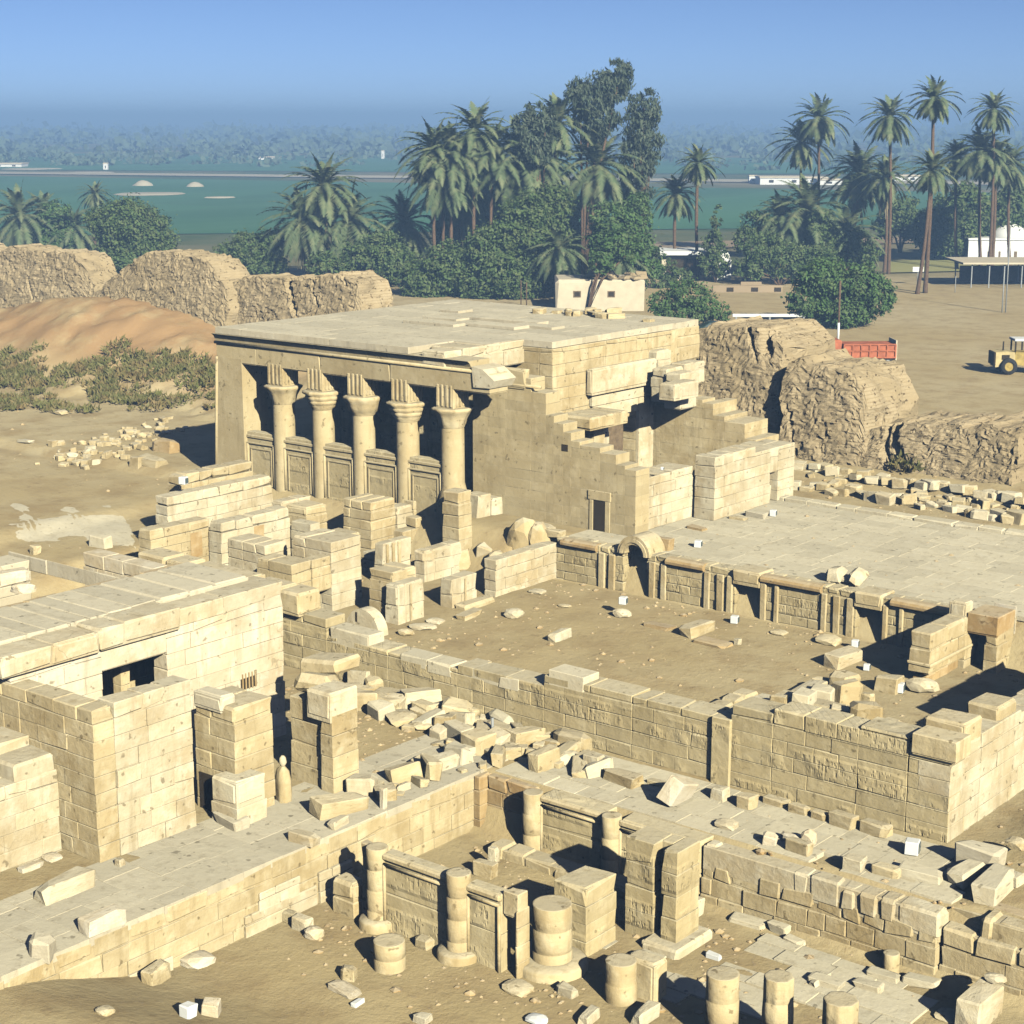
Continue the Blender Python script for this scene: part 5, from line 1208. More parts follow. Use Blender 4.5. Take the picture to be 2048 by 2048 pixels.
for i, x in enumerate((-70, -35, -5, 30, 60, 95)):
    for y in (-.5, 8.3):
        mb = MB(); cbox(mb, x/k-.07, x/k+.07, y-.07, y+.07, -.2, 3.1, .01); lpart(t, "post", mb, M_GREY)
mb = MB(); cbox(mb, -60/k, 125/k, 8.7, 8.8, 0, 2.2, .02); lpart(t, "back_screen", mb, M_WOOD)
t, k = local_thing("sign_board", "small blank white board on a post at the foot of the tallest palm", "sign", 1835, 570)
mb = MB(); cbox(mb, -11/k, 11/k, 0, .08, 26/k, 36/k, .01); lpart(t, "board", mb, M_WHITEP); mb = MB(); tube(mb, [(0, .1, -.2), (0, .1, 30/k)], .06); lpart(t, "post", mb, M_GREY)
for (u, vb, vt, r, lab) in ((1676, 683, 562, .11, "reddish pole with white painted foot in front of the big green bush"), (2004, 625, 535, .07, "thin pole on the open ground below the shelter, left of a close pair"), (2011, 625, 452, .07, "taller thin pole on the open ground below the shelter"), (1910, 585, 552, .05, "short thin post left of the shelter shade"), (1042, 612, 560, .06, "thin post in front of the dark grove"), (1053, 612, 565, .07, "second thin post in front of the dark grove")):
    p = G(u, vb, 0); t = thing("pole", lab, "pole", tuple(p)); h = zv(vt, p[0], p[1])
    mb = MB(); tube(mb, [(p[0], p[1], -.3), (p[0], p[1], h)], r); mb.build("shaft", M_BARK if u < 1700 else M_GREY, t)
    if u == 1676:
        mb = MB(); tube(mb, [(p[0], p[1], -.3), (p[0], p[1], 1.9)], r*1.15); mb.build("painted_foot", M_WHITEP, t)
t, k = local_thing("barrier_beam", "long white beam lying across the top of the tall mud brick wall", "beam", 1540, 634, 1.2)
w = 150/k; mb = MB(); cbox(mb, -w/2, w/2, 0, .3, 0, .32, .03); lpart(t, "rail", mb, M_WHITEP)
for x in (-.45, 0, .45):
    mb = MB(); cbox(mb, w*x-.1, w*x+.1, .05, .25, -1.3, 0, .02); lpart(t, "post", mb, M_GREY)
M_CARG = plain("dark_green_paint", (.03, .055, .045), .3, .1); M_GLASS = plain("car_glass", (.10, .13, .14), .15, .1)
M_TYRE = plain("tyre_rubber", (.035, .035, .035), .9, .2); M_ORANGE = plain("orange_paint", (.52, .17, .09), .8, .45, 1.2); M_YEL = plain("yellow_paint", (.50, .37, .12), .8, .45, 2); M_YELD = plain("faded_yellow_paint", (.62, .50, .26), .7, .3, 2)
def wheel(t, x, y, r, wd, rim=M_GREY):
    mb = MB(); vs = []; n = 24; prof = [(r*.55, 0), (r*.95, 0), (r, wd*.15), (r, wd*.85), (r*.95, wd), (r*.55, wd)]
    for (q, s) in prof:
        for i in range(n): a = 2*math.pi*i/n; vs.append((x+q*math.cos(a), y+s, r+q*math.sin(a)))
    fs = [(k*n+i, k*n+(i+1) % n, (k+1)*n+(i+1) % n, (k+1)*n+i) for k in range(5) for i in range(n)]; mb.add(vs, fs, True); w = lpart(t, "wheel", mb, M_TYRE)
    mb = MB(); vs = [(x+r*.56*math.cos(2*math.pi*i/n), y+wd*.2, r+r*.56*math.sin(2*math.pi*i/n)) for i in range(n)]; mb.add(vs, [tuple(range(n))])
    cbox(mb, x-r*.18, x+r*.18, y+wd*.1, y+wd*.3, r-r*.18, r+r*.18, r*.06); lpart(t, "rim", mb, rim, w)
t, k = local_thing("parked_car", "dark green car parked behind the temple corner and the mud brick wall", "car", 1434, 672, 0.6)
mb = MB(); prism(mb, [(-2.2, .3), (2.2, .3), (2.25, .8), (1.5, .95), (.8, 1.42), (-.9, 1.45), (-1.6, 1.0), (-2.2, .9)], 'y', -.85, .85); lpart(t, "body", mb, M_CARG)
mb = MB(); prism(mb, [(-1.4, 1.0), (1.25, 1.0), (.72, 1.36), (-.85, 1.38)], 'y', -.87, .87); lpart(t, "windows", mb, M_GLASS)
for x in (-1.35, 1.35):
    for y in (-.9, .68): wheel(t, x, y, .32, .22)
t, k = local_thing("white_tank", "small white rounded tank beside the dark green car", "tank", 1478, 672, 1.0)
mb = MB(); lathe(mb, 0, 0, [(.6, 0), (.7, .3), (.7, .9), (.4, 1.2), (.05, 1.25)], 16); lpart(t, "drum", mb, M_WHITEP)
mb = MB(); lathe(mb, 0, 0, [(.75, -.9), (.75, .02)], 16); lpart(t, "base", mb, M_CREAM)
t, k = local_thing("tipper_truck", "orange tipper truck body showing above the mud brick wall", "truck", 1738, 737, 0.4, YAW+.05)
bw = 104/k; mb = MB(); cbox(mb, -bw/2, bw/2, 0, 2.4, .9, .9+28/k, .04); tb = lpart(t, "bed", mb, M_ORANGE)
mb = MB(); h = 28/k
for i in range(7): x = -bw/2+bw*(i/6); cbox(mb, x-.07, x+.07, -.12, .02, .9, .9+h, .02)
for zz in (.9, .9+h*.48, .9+h*.92): cbox(mb, -bw/2, bw/2, -.10, .02, zz, zz+.14, .02)
lpart(t, "ribs", mb, M_ORANGE, tb)
mb = MB(); cbox(mb, bw/2, bw/2+.14, -.05, 2.45, .7, .9+h+.35, .03); lpart(t, "tailgate", mb, M_CREAM, tb)
mb = MB(); cbox(mb, -bw/2-2.0, -bw/2-.15, .1, 2.3, .7, 2.5, .15); lpart(t, "cab", mb, M_ORANGE)
mb = MB(); cbox(mb, -bw/2-1.9, bw/2, .5, 1.9, .5, .88, .03); lpart(t, "chassis", mb, M_GREY)
for x in (-bw/2-1.1, bw/2-1.8, bw/2-.6):
    for y in (0, 2.1): wheel(t, x, y, .5, .3)
t, k = local_thing("wheel_loader", "yellow wheel loader cut by the right edge, facing away from its shadow", "loader", 2016, 749, 0.0, YAW)
r = 16.5/k; x0 = 0
wheel(t, x0, -.3, r, .5, M_YEL); wheel(t, x0, 1.7, r, .5, M_YEL); wheel(t, x0+3.0, -.3, r, .5, M_YEL); wheel(t, x0+3.0, 1.7, r, .5, M_YEL)
mb = MB(); prism(mb, [(-26/k, 14/k), (-26/k, 44/k), (-6/k, 46/k), (12/k, 44/k), (14/k, 20/k), (6/k, 26/k), (-6/k, 26/k), (-14/k, 16/k)], 'y', .1, 1.8); lpart(t, "engine_housing", mb, M_YELD)
mb = MB(); cbox(mb, -30/k, -26/k, .0, 1.9, 18/k, 44/k, .03); lpart(t, "radiator_grille", mb, M_DARK)
mb = MB(); cbox(mb, -14/k, 2/k, .06, .2, 29/k, 39/k, .02); lpart(t, "vent", mb, M_DARK)
mb = MB(); prism(mb, [(10/k, 20/k), (60/k, 12/k), (64/k, 30/k), (40/k, 44/k), (14/k, 44/k)], 'y', .2, 1.7); lpart(t, "front_frame", mb, M_YEL)
for x in (12, 34):
    for y in (.2, 1.6): mb = MB(); cbox(mb, x/k, x/k+.14, y, y+.12, 44/k, 66/k, .02); lpart(t, "cab_post", mb, M_DARK)
mb = MB(); cbox(mb, 10/k, 40/k, .0, 1.9, 66/k, 71/k, .04); lpart(t, "cab_roof", mb, M_WHITEP)
mb = MB(); tube(mb, [(-7/k, .9, 44/k), (-7/k, .9, 64/k)], .07); lpart(t, "exhaust", mb, M_DARK)
mb = MB(); tube(mb, [(40/k, .3, 30/k), (75/k, .3, 40/k), (110/k, .3, 14/k)], .14); lpart(t, "lift_arm", mb, M_YEL); mb = MB(); tube(mb, [(40/k, 1.6, 30/k), (75/k, 1.6, 40/k), (110/k, 1.6, 14/k)], .14); lpart(t, "lift_arm", mb, M_YEL)
mb = MB(); prism(mb, [(108/k, 2/k), (135/k, 2/k), (125/k, 8/k), (114/k, 12/k), (116/k, 26/k), (108/k, 22/k)], 'y', -.6, 2.5); lpart(t, "bucket", mb, M_YEL)

# ================================================================== FLOODLIGHT BOXES
def floodlight(u, vb, zb, hpx, lab, rz=0.3):
    p = G(u, vb, zb); k = ppm(*p); s = hpx/k*.62; t = thing("floodlight_box", lab, "floodlight", tuple(p), "white floodlight boxes", rz)
    mb = MB(); cbox(mb, -s*.5, s*.5, -s*.5, s*.5, 0, s, .02); lpart(t, "housing", mb, M_WHITEP)
    mb = MB(); cbox(mb, s*.5, s*.5+.03, -s*.38, s*.38, s*.15, s*.85, .01); lpart(t, "glass", mb, M_GLASS); return t
for a in ((1246, 1208, .55, 24, "white box light standing on a pale stone base in the sandy court"), (1469, 1246, 0, 24, "white box light on the sand in front of the second niche"), (1396, 1094, 2, 22, "white box light on the terrace in front of the temple"),
          (1710, 1293, .1, 22, "white box light just below the third niche"), (1798, 1384, 0, 30, "grey fronted box light leaning on the low block beside the stained pier"), (1824, 1706, .05, 44, "tall white box light standing on the paving by the wall corner"),
          (367, 968, 4.9, 24, "small blue and white box light on top of the stepped masonry"), (1546, 1032, 2, 20, "white box light on the terrace next to grey rubble"), (1733, 1340, 0, 20, "small patterned white box light at the edge of the raised floor"), (1324, 940, 5.1, 10, "tiny white box light on the broken hall front")):
    floodlight(*a)
p = G(1417, 1036, 2.0); t = thing("green_bin", "small green bin in the dark gap of the temple front", "bin", tuple(p)); mb = MB(); lathe(mb, p[0], p[1], [(.16, 2.0), (.22, 2.5)], 12); mb.build("bucket", plain("green_plastic", (.02, .22, .10), .5), t)
mb = MB(); lathe(mb, p[0], p[1], [(.235, 2.5), (.235, 2.54), (.1, 2.57)], 12); mb.build("lid", plain("green_lid", (.03, .26, .13), .5), t)

# ================================================================== FALLEN STONES, each one a thing of its own
BLOCKS = []
for k in range(14):
    rn = random.Random(500+k); mb = MB(); vs, fs = cbox_geo(-.5, .5, -.5, .5, -.12, 1, .05, .35, .05, rn); mb.add(vs, fs)
    BLOCKS.append((vs, fs))
def boulder_geo(seed):
    bm = bmesh.new(); bmesh.ops.create_icosphere(bm, subdivisions=2, radius=.58)
    for v in bm.verts:
        n_ = noise.noise(v.co*1.7+Vector((seed*5.1, 0, 0))); v.co *= 1+.38*n_; v.co.z = max(v.co.z, -.3)*.8+.35
        v.co.x = max(-.48, min(.48, v.co.x)); v.co.y = max(-.48, min(.48, v.co.y)); v.co.z = min(.9, v.co.z)
    vs = [tuple(v.co) for v in bm.verts]; fs = [tuple(v.index for v in f.verts) for f in bm.faces]; bm.free(); return vs, fs
BOULD = [boulder_geo(k) for k in range(8)]
_mesh_cache = {}
def stone_mesh(kind, k, mat):
    key = (kind, k, mat.name)
    if key not in _mesh_cache:
        vs, fs = (BOULD if kind == 'r' else BLOCKS)[k % (8 if kind == 'r' else 14)]; mb = MB(); mb.add(vs, fs); _mesh_cache[key] = simple_mesh(mb, "stone", mat)
    return _mesh_cache[key]
srn = random.Random(77)
def put(x, y, z, L, Wd, Hh, kind, label, mat=None, group=None, rz=0.0, tilt=0.0, name="stone_block"):
    me = stone_mesh(kind, srn.randint(0, 13), mat or M_LIME); o = bpy.data.objects.new(name, me); COL.objects.link(o)
    o.location = (x, y, z); o.scale = (L, Wd, Hh); o.rotation_euler = (tilt, tilt*.7, rz); tag(o, label, "stone", group); return o
def ST(u, v, w, h, kind, label, z=None, mat=None, group=None, rz=None, tilt=None):
    p = G(u, v, z if z is not None else 0.0)
    if z is None:
        for _ in range(4): p = G(u, v, gz(p[0], p[1]))
        z = gz(p[0], p[1])
    k = ppm(*p); jr = srn.uniform(-.12, .12) if rz is None else rz; tl = srn.uniform(-.06, .06) if tilt is None else tilt
    if kind == 'x': L = w/k*1.05; Wd = L*.48
    elif kind == 'y': L = w/k*1.15; Wd = L*.42; jr += math.pi/2
    elif kind == 'c': L = w/k*.78; Wd = L*.9
    else: L = w/k; Wd = L*.85
    Hh = max(.15, h/k*1.05-.36*(Wd if kind != 'y' else L*.5)); Hh = max(Hh, h/k*.5)
    d = np.array([-math.sin(YAW), math.cos(YAW)])*Wd*.45
    return put(p[0]+d[0], p[1]+d[1], z-.02, L, Wd, Hh, kind, label, mat, group, jr, tl, "boulder" if kind == 'r' else "stone_block")
# on the raised walkway
ST(122, 1795, 105, 55, 'y', "long squared block lying on the walkway with a black square shadow at its end", .03, M_PALE, rz=.02, tilt=0)
ST(203, 1862, 78, 48, 'y', "bright white broken block on the walkway edge", .03, M_WHITE)
ST(80, 1916, 62, 54, 'c', "grey tilted cube shaped block near the left end of the walkway", .03, M_ROOF, rz=.5, tilt=.15)
ST(608, 1688, 60, 30, 'x', "small flat block on the walkway edge behind the broken jamb", .03, M_PALE)
ST(676, 1655, 44, 26, 'y', "small low block between two slabs on the walkway edge", .03, M_PALE)
ST(672, 1630, 96, 50, 'y', "long pale slab leaning on the walkway left of the bright end stone", .06, M_LIME, rz=-.25, tilt=.12)
ST(767, 1618, 16, 44, 'c', "upright narrow bright stone on the walkway", .03, M_WHITE)
ST(462, 1655, 76, 34, 'x', "grey flat slab with cut marks at the door of the gate pier", .03, M_ROOF)
ST(238, 1733, 26, 20, 'c', "small cube stone at the foot of the left building's bright wall", .03, M_PALE)
ST(60, 1740, 44, 14, 'y', "thin pale stone strip on the sand at the foot of the buttress wall", .0, M_WHITE)
ST(100, 1722, 40, 20, 'r', "pale lump of stone against the foot of the buttress wall", .0, M_WHITE)
# lower court, left part
ST(385, 1938, 76, 46, 'r', "big bright white boulder at the foot of the walkway wall", None, M_WHITE)
ST(312, 1965, 54, 44, 'y', "buff block half sunk at the foot of the walkway, left of the white boulder", None, M_LIME, rz=.2)
ST(375, 2034, 38, 34, 'c', "clean white cube at the bottom edge, left of a pale one", None, M_WHITEP, rz=.1)
ST(420, 2030, 44, 38, 'c', "pale tilted cube at the bottom edge beside a clean white cube", None, M_WHITE, rz=.6, tilt=.12)
ST(578, 1845, 48, 28, 'x', "buff flat stone lying first in a short row below the walkway", None, M_LIME)
ST(605, 1862, 40, 34, 'x', "middle stone of the short row below the walkway", None, M_PALE)
ST(625, 1880, 40, 38, 'r', "bright rounded end stone of the short row below the walkway", None, M_WHITE)
ST(697, 1962, 40, 34, 'c', "small reddish chipped block beside the standing drum", None, M_LIME, rz=.4)
ST(690, 1990, 70, 20, 'x', "flat white plaster slab lying on the sand near the standing drum", None, M_WHITE)
ST(715, 2012, 26, 10, 'y', "small white splinter on the sand at the bottom", None, M_WHITEP)
ST(205, 2032, 40, 26, 'r', "pale rounded lump on the sand near the bottom left", None, M_LIME)
ST(850, 1898, 52, 32, 'c', "square sunken block between the standing drum and the second column", None, M_LIME)
ST(845, 2046, 40, 24, 'c', "grey block cut by the bottom edge, left of a round white stone", None, M_ROOF)
ST(1075, 2052, 46, 30, 'r', "round white stone cut by the bottom edge", None, M_WHITEP)
ST(1135, 1992, 46, 26, 'x', "pale flat chip right of the big column foot", None, M_PALE)
ST(1035, 1990, 60, 34, 'r', "broken pale rock at the foot of the big column", None, M_LIME)
ST(1180, 2046, 50, 30, 'y', "stone stub at the bottom edge left of the smooth stump", None, M_PALE)
ST(1290, 2046, 60, 40, 'y', "broken pale stone at the bottom edge right of the smooth stump", None, M_PALE)
ST(988, 1722, 24, 32, 'c', "small upright pale stone beside the recess at the rear wall", -1.6, M_PALE)
ST(970, 1752, 44, 34, 'x', "rounded stone at the left end of the bench course", -1.95, M_LIME)
ST(1428, 1918, 30, 12, 'x', "small white chip on the sand right of the anta pillar", None, M_WHITEP)
ST(1282, 1926, 44, 34, 'r', "pale broken rock on the block behind the smooth stump", None, M_PALE)
for i, (u, v, w, h, kd) in enumerate(((1395, 1830, 30, 40, 'c'), (1500, 1852, 70, 18, 'x'), (1560, 1866, 44, 24, 'x'), (1660, 1845, 64, 26, 'x'), (1770, 1960, 64, 22, 'x'), (1845, 1975, 66, 26, 'x'), (1800, 1930, 46, 20, 'x'), (1640, 1970, 46, 24, 'y'), (1740, 1985, 56, 26, 'x'), (1590, 1890, 40, 18, 'x'))):
    ST(u, v, w, h, kd, ("upright chip beside the right foot of the anta pillar" if i == 0 else "broken flat paving fragment lying loose in the lower court floor"), None, M_PAVE, None if i == 0 else "loose paving fragments of the lower court")
# strip between the corner wall and the lower court
ST(1345, 1605, 72, 62, 'y', "large clean pale square slab tilted against the corner wall foot", .1, M_WHITE, rz=.15, tilt=.45)
ST(1442, 1602, 40, 34, 'c', "small lit block right of the large clean slab", .02, M_PALE)
ST(1496, 1618, 46, 36, 'c', "dressed block with a bright end, second right of the large clean slab", .02, M_LIME)
for i, (u, v, w, h) in enumerate(((1555, 1612, 50, 22), (1600, 1628, 40, 24), (1640, 1640, 30, 22), (1688, 1655, 52, 34), (1755, 1672, 60, 34), (1725, 1658, 18, 16))):
    ST(u, v, w, h, 'x', "low dressed stone in the row along the foot of the corner wall", .02, M_LIME, "stones along the corner wall foot")
ST(1248, 1570, 78, 36, 'x', "long rounded moulded stone lying left of the large clean slab", .02, M_LIME, rz=-.15)
ST(1190, 1545, 50, 44, 'd' if False else 'c', "squat stained drum shaped block at the rubble end", .02, M_PALE)
ST(1315, 1572, 40, 16, 'x', "small flat stone touching the large clean slab's shadow", .02, M_LIME)
ST(1540, 1690, 36, 30, 'c', "bright jagged fragment standing on the retaining wall, left one", .02, M_WHITE, rz=.5, tilt=.2)
ST(1620, 1692, 32, 46, 'r', "bright pointed fragment standing on the retaining wall", .02, M_WHITE)
ST(1455, 1660, 46, 30, 'r', "low ragged pale fragment on the wall beside the anta pillar", .02, M_PALE)
ST(1580, 1685, 36, 22, 'x', "flat white fragment between two jagged ones on the retaining wall", .02, M_WHITE)
ST(1600, 1715, 50, 40, 'x', "square dark faced block on top of the retaining wall", -.1, M_LIME)
ST(1712, 1742, 50, 36, 'c', "three lobed moulded stone on the retaining wall", .02, M_PALE)
ST(1775, 1760, 56, 36, 'x', "square dark faced block right of the moulded stone", -.1, M_LIME)
ST(1845, 1762, 84, 34, 'x', "flat topped long block near the right end of the retaining wall", .0, M_PAVE)
ST(1820, 1800, 110, 60, 'x', "big block with worn top forming the corner end of the retaining wall", -.6, M_LIME, rz=0)
# right lower pile
for (u, v, w, h, kd, z, mt, lab) in ((1965, 1730, 92, 50, 'x', .2, M_ROOF, "grey fallen beam lying before the sunlit corner wall"), (1935, 1762, 90, 44, 'y', .0, M_PAVE, "broad tilted slab below the grey fallen beam"), (1995, 1800, 120, 66, 'y', -.1, M_PAVE, "large flat slab with a dark undercut edge near the right side"),
        (1950, 1848, 86, 40, 'x', -.4, M_LIME, "curved topped block with carved marks in the right pile"), (2020, 1850, 70, 40, 'x', -.4, M_BROWN, "ochre stained slab at the right edge of the pile"),
        (1915, 1922, 62, 44, 'y', -2, M_PALE, "fallen capital fragment with a rounded back beside the low worn drum"), (2025, 1948, 34, 40, 'c', -2, M_LIME, "small cube block at the right edge, lower down"),
        (1962, 2050, 110, 84, 'y', -2, M_PALE, "long squared beam with a bright end face in the bottom right corner"), (1995, 1968, 40, 30, 'r', -1.1, M_PALE, "ring shaped lump on the long squared beam at bottom right"), (2035, 1700, 40, 34, 'r', .4, M_LIME, "rough lump on the sand at the right edge below the sunlit wall"),
        (2030, 1770, 46, 30, 'c', .1, M_PAVE, "small grey block at the right edge beside the fallen beam"), (2046, 2000, 60, 40, 'x', -2, M_ROOF, "grey flat slab cut by the right edge near the bottom"), (2040, 1925, 40, 60, 'c', -2, M_LIME, "upright block cut by the right edge beside the pile"),
        (1905, 2046, 60, 24, 'r', -2, M_LIME, "low rounded stone at the bottom edge left of the long squared beam")):
    ST(u, v, w, h, kd, lab, z, mt)
# court interior
for (u, v, w, h, kd, z, mt, lab) in ((985, 1105, 50, 46, 'c', None, M_PALE, "cube block standing just behind the left end of the low chapel wall"), (1085, 1066, 56, 26, 'x', 2.0, M_PALE, "low coping stone between the rock mass and the small temple door"), (905, 1100, 44, 44, 'c', None, M_PALE, "square stone on the bank below the tall capped pier"), (955, 1110, 50, 56, 'c', None, M_PALE, "square block with a shaded left side in the gap left of the low chapel wall"), (1110, 1074, 40, 20, 'x', 2.0, M_LIME, "small coping stone below the small temple door"), (870, 1090, 50, 40, 'x', None, M_LIME, "long block on the chapel floor below the tall capped pier"), (930, 1072, 40, 22, 'x', None, M_LIME, "thin flat stone on the bank by the rightmost column")):
    ST(u, v, w, h, kd, lab, z, mt)
put(-53.9, 67.2, 1.0, 1.5, 1.2, 2.2, 'r', "tall broken rock mass left of the arched niche behind the low chapel wall", M_LIME, None, .4, .1, "boulder")
put(-52.9, 67.4, 1.2, 1.2, 1.0, 1.7, 'r', "jagged rock between the tall rock mass and the arched niche", M_LIME, None, 1.2, -.15, "boulder")
put(-54.6, 66.0, .2, 1.3, 1.0, 1.3, 'r', "lower broken rock on the bank left of the tall rock mass", M_LIME, None, 2.0, .2, "boulder")
put(-55.6, 66.6, .5, 1.1, .7, .8, 'b', "tilted block half buried in the bank below the temple wall", M_PALE, None, .5, .25)
put(-56.5, 65.6, .1, 1.0, .8, .9, 'b', "block fallen on the bank just right of the tall capped pier", M_LIME, None, 1.0, -.2)
for k in range(14): put(srn.uniform(-66, -58), srn.uniform(83.5, 86.4), 10.64, srn.uniform(.4, 1.1), srn.uniform(.3, .7), srn.uniform(.15, .45), 'b', "loose stone lying on the back edge of the temple roof", M_LIME, "loose stones on the temple roof", srn.random()*3)
lab = "loose squared block of the crowded broken masonry at the right end of the sandy court"
for _ in range(34):
    x = srn.uniform(-34, -23.6); y = srn.uniform(50.6, 60.5); zz = .4 if y < 57 else gz(x, y); w = srn.uniform(.5, 1.25)
    if -30.8 < x < -26 and 61 < y: continue
    put(x, y, zz, w, w*srn.uniform(.5, .9), w*srn.uniform(.4, .9), 'b', lab, srn.choice((M_LIME, M_LIME, M_PALE, M_PAVE)), "broken masonry at the right end of the court", srn.choice((0, 1.57))+srn.uniform(-.4, .4), srn.uniform(-.15, .15))
for (u, v, w, h, kd, mt, lab) in ((1245, 1236, 34, 30, 'r', M_PALE, "pale conical stone base under a white box light in the court"), (1028, 1238, 40, 34, 'r', M_PALE, "pale lump with a dark hollow in the middle left of the court"), (1120, 1280, 50, 26, 'y', M_PALE, "clean oblong block lying alone in the middle of the court"),
        (1320, 1258, 60, 12, 'x', M_BROWN, "low brown edge stone left of the hollow trough"), (1395, 1270, 74, 36, 'y', M_LIME, "broken stone trough with a dark hollow in the court"), (1428, 1292, 70, 14, 'x', M_BROWN, "thin brown slab in front of the broken trough"), (1476, 1290, 16, 16, 'c', M_PALE, "tiny pale cube right of the thin brown slab"),
        (1560, 1270, 34, 16, 'r', M_LIME, "small low rock in front of the wall right of the second niche"), (845, 1262, 50, 28, 'r', M_PALE, "bright rock just right of the tall panelled pier foot"), (870, 1248, 36, 20, 'r', M_PALE, "smaller bright rock by the tall panelled pier"), (812, 1272, 30, 24, 'r', M_LIME, "dull rock at the very foot of the tall panelled pier"),
        (1075, 1188, 34, 16, 'r', M_PALE, "flat pale rock in front of the low chapel wall"), (938, 1236, 56, 20, 'y', M_LIME, "long flat stone step in front of the square panelled pier"), (1130, 1215, 24, 10, 'r', M_LIME, "tiny stone in the court left of the conical base"), (1690, 1330, 80, 40, 'y', M_PALE, "long pale beam block on the raised floor edge near the third niche"), (1783, 1385, 62, 44, 'c', M_LIME, "low square block beside the stained pier"),
        (1660, 1290, 50, 30, 'r', M_LIME, "rubble heap stone at the pilaster left of the third niche"), (1620, 1400, 80, 40, 'y', M_PALE, "broken pale wall stone in the corner of the court"), (1850, 1388, 60, 50, 'r', M_PALE, "pale broken rock at the foot of the stained pier")):
    ST(u, v, w, h, kd, lab, None, mt)
# tumbled stone field between the left building and the court wall
mats = (M_LIME, M_LIME, M_PALE, M_PAVE, M_LIME)
lab = "tumbled pale block in the stone field between the left building and the long carved wall"
def inpoly(x, y, P):
    c = False
    for (a, b), (d, e) in zip(P, P[1:]+P[:1]):
        if (b > y) != (e > y) and x < (d-a)*(y-b)/(e-b)+a: c = not c
    return c
poly = [(690, 1370), (760, 1355), (900, 1410), (1060, 1470), (1190, 1520), (1200, 1560), (1060, 1525), (990, 1530), (880, 1560), (760, 1610), (715, 1590), (900, 1510), (860, 1480), (720, 1420)]
made = 0; spots = []
while made < 72:
    u, v = srn.uniform(690, 1200), srn.uniform(1355, 1610)
    if not inpoly(u, v, poly) or any(abs(u-a)/30+abs(v-b)/17 < 1 for a, b in spots): continue
    spots.append((u, v)); w = srn.uniform(26, 74); ST(u, v, w, w*srn.uniform(.45, .8), srn.choice('xyxyccccr'), lab, 0.0, srn.choice(mats), "tumbled stone field", srn.uniform(-.7, .7), srn.uniform(-.25, .25)); made += 1
for (u, v, w, h, kd, l, mt) in ((728, 1368, 34, 34, 'c', "bright white tilted block at the upper left tip of the stone field", M_WHITE), (770, 1425, 66, 40, 'x', "square tan block with a worn top next to the split pillar", M_LIME), (850, 1435, 50, 36, 'x', "second squared block in the row along the carved wall", M_LIME), (1000, 1475, 76, 36, 'x', "long block behind a thin grey post in the stone field", M_LIME), (1145, 1500, 80, 44, 'x', "large squared block near the right end of the stone field", M_LIME), (1090, 1540, 60, 50, 'y', "broken cornice block standing on the walkway end", M_LIME)):
    ST(u, v, w, h, kd, l, 0.0, mt)
p = G(985, 1475, 0); t = thing("marker_post", "thin grey post standing in the stone field by the carved wall", "post", tuple(p)); mb = MB(); tube(mb, [(p[0], p[1], -.2), (p[0], p[1], .75)], .05); mb.build("shaft", M_GREY, t)
mb = MB(); cbox(mb, p[0]-.1, p[0]+.1, p[1]-.1, p[1]+.1, -.1, .06, .01); mb.build("foot", M_LIME, t)
# rubble row below the right mud-brick wall
lab = "squared rubble block stacked in the long row below the mud brick wall at right"
for (row, off, z0, cnt) in ((0, 0, 2.0, 30), (1, -21, 2.0, 30), (2, -14, 2.42, 30)):
    for q in range(cnt):
        u = 1492+(q+srn.uniform(-.3, .3))*19.5; v = 948+(u-1490)*.158+off+srn.uniform(-5, 5)+(10 if row == 0 else 0); p = G(u, v, 2.0)
        w = srn.uniform(.62, 1.0); put(p[0], p[1], z0-.05+srn.uniform(-.08, .12), w, w*srn.uniform(.55, .85), w*srn.uniform(.42, .66), 'b', lab, srn.choice((M_LIME, M_PALE, M_PAVE)), "rubble row below the mud brick wall", srn.uniform(-.5, .5), srn.uniform(-.2, .2))
for (u, v, w, h, mt, l) in ((1510, 1000, 60, 40, M_PALE, "pale block at the temple end of the rubble row"), (1478, 1040, 34, 12, M_LIME, "low rubble stone on the terrace before the temple front"), (1515, 1036, 40, 18, M_ROOF, "grey rubble stones heaped on the terrace before the temple"), (1690, 945, 22, 20, M_WHITEP, "clean white block on top of the rubble row"), (1395, 1060, 40, 12, M_BROWN, "low brown stone strip by the temple's sunlit front wall"), (1325, 1100, 40, 30, M_BROWN, "square tan stone on the terrace edge right of the arched niche")):
    ST(u, v, w, h, 'x', l, 2.0, mt)
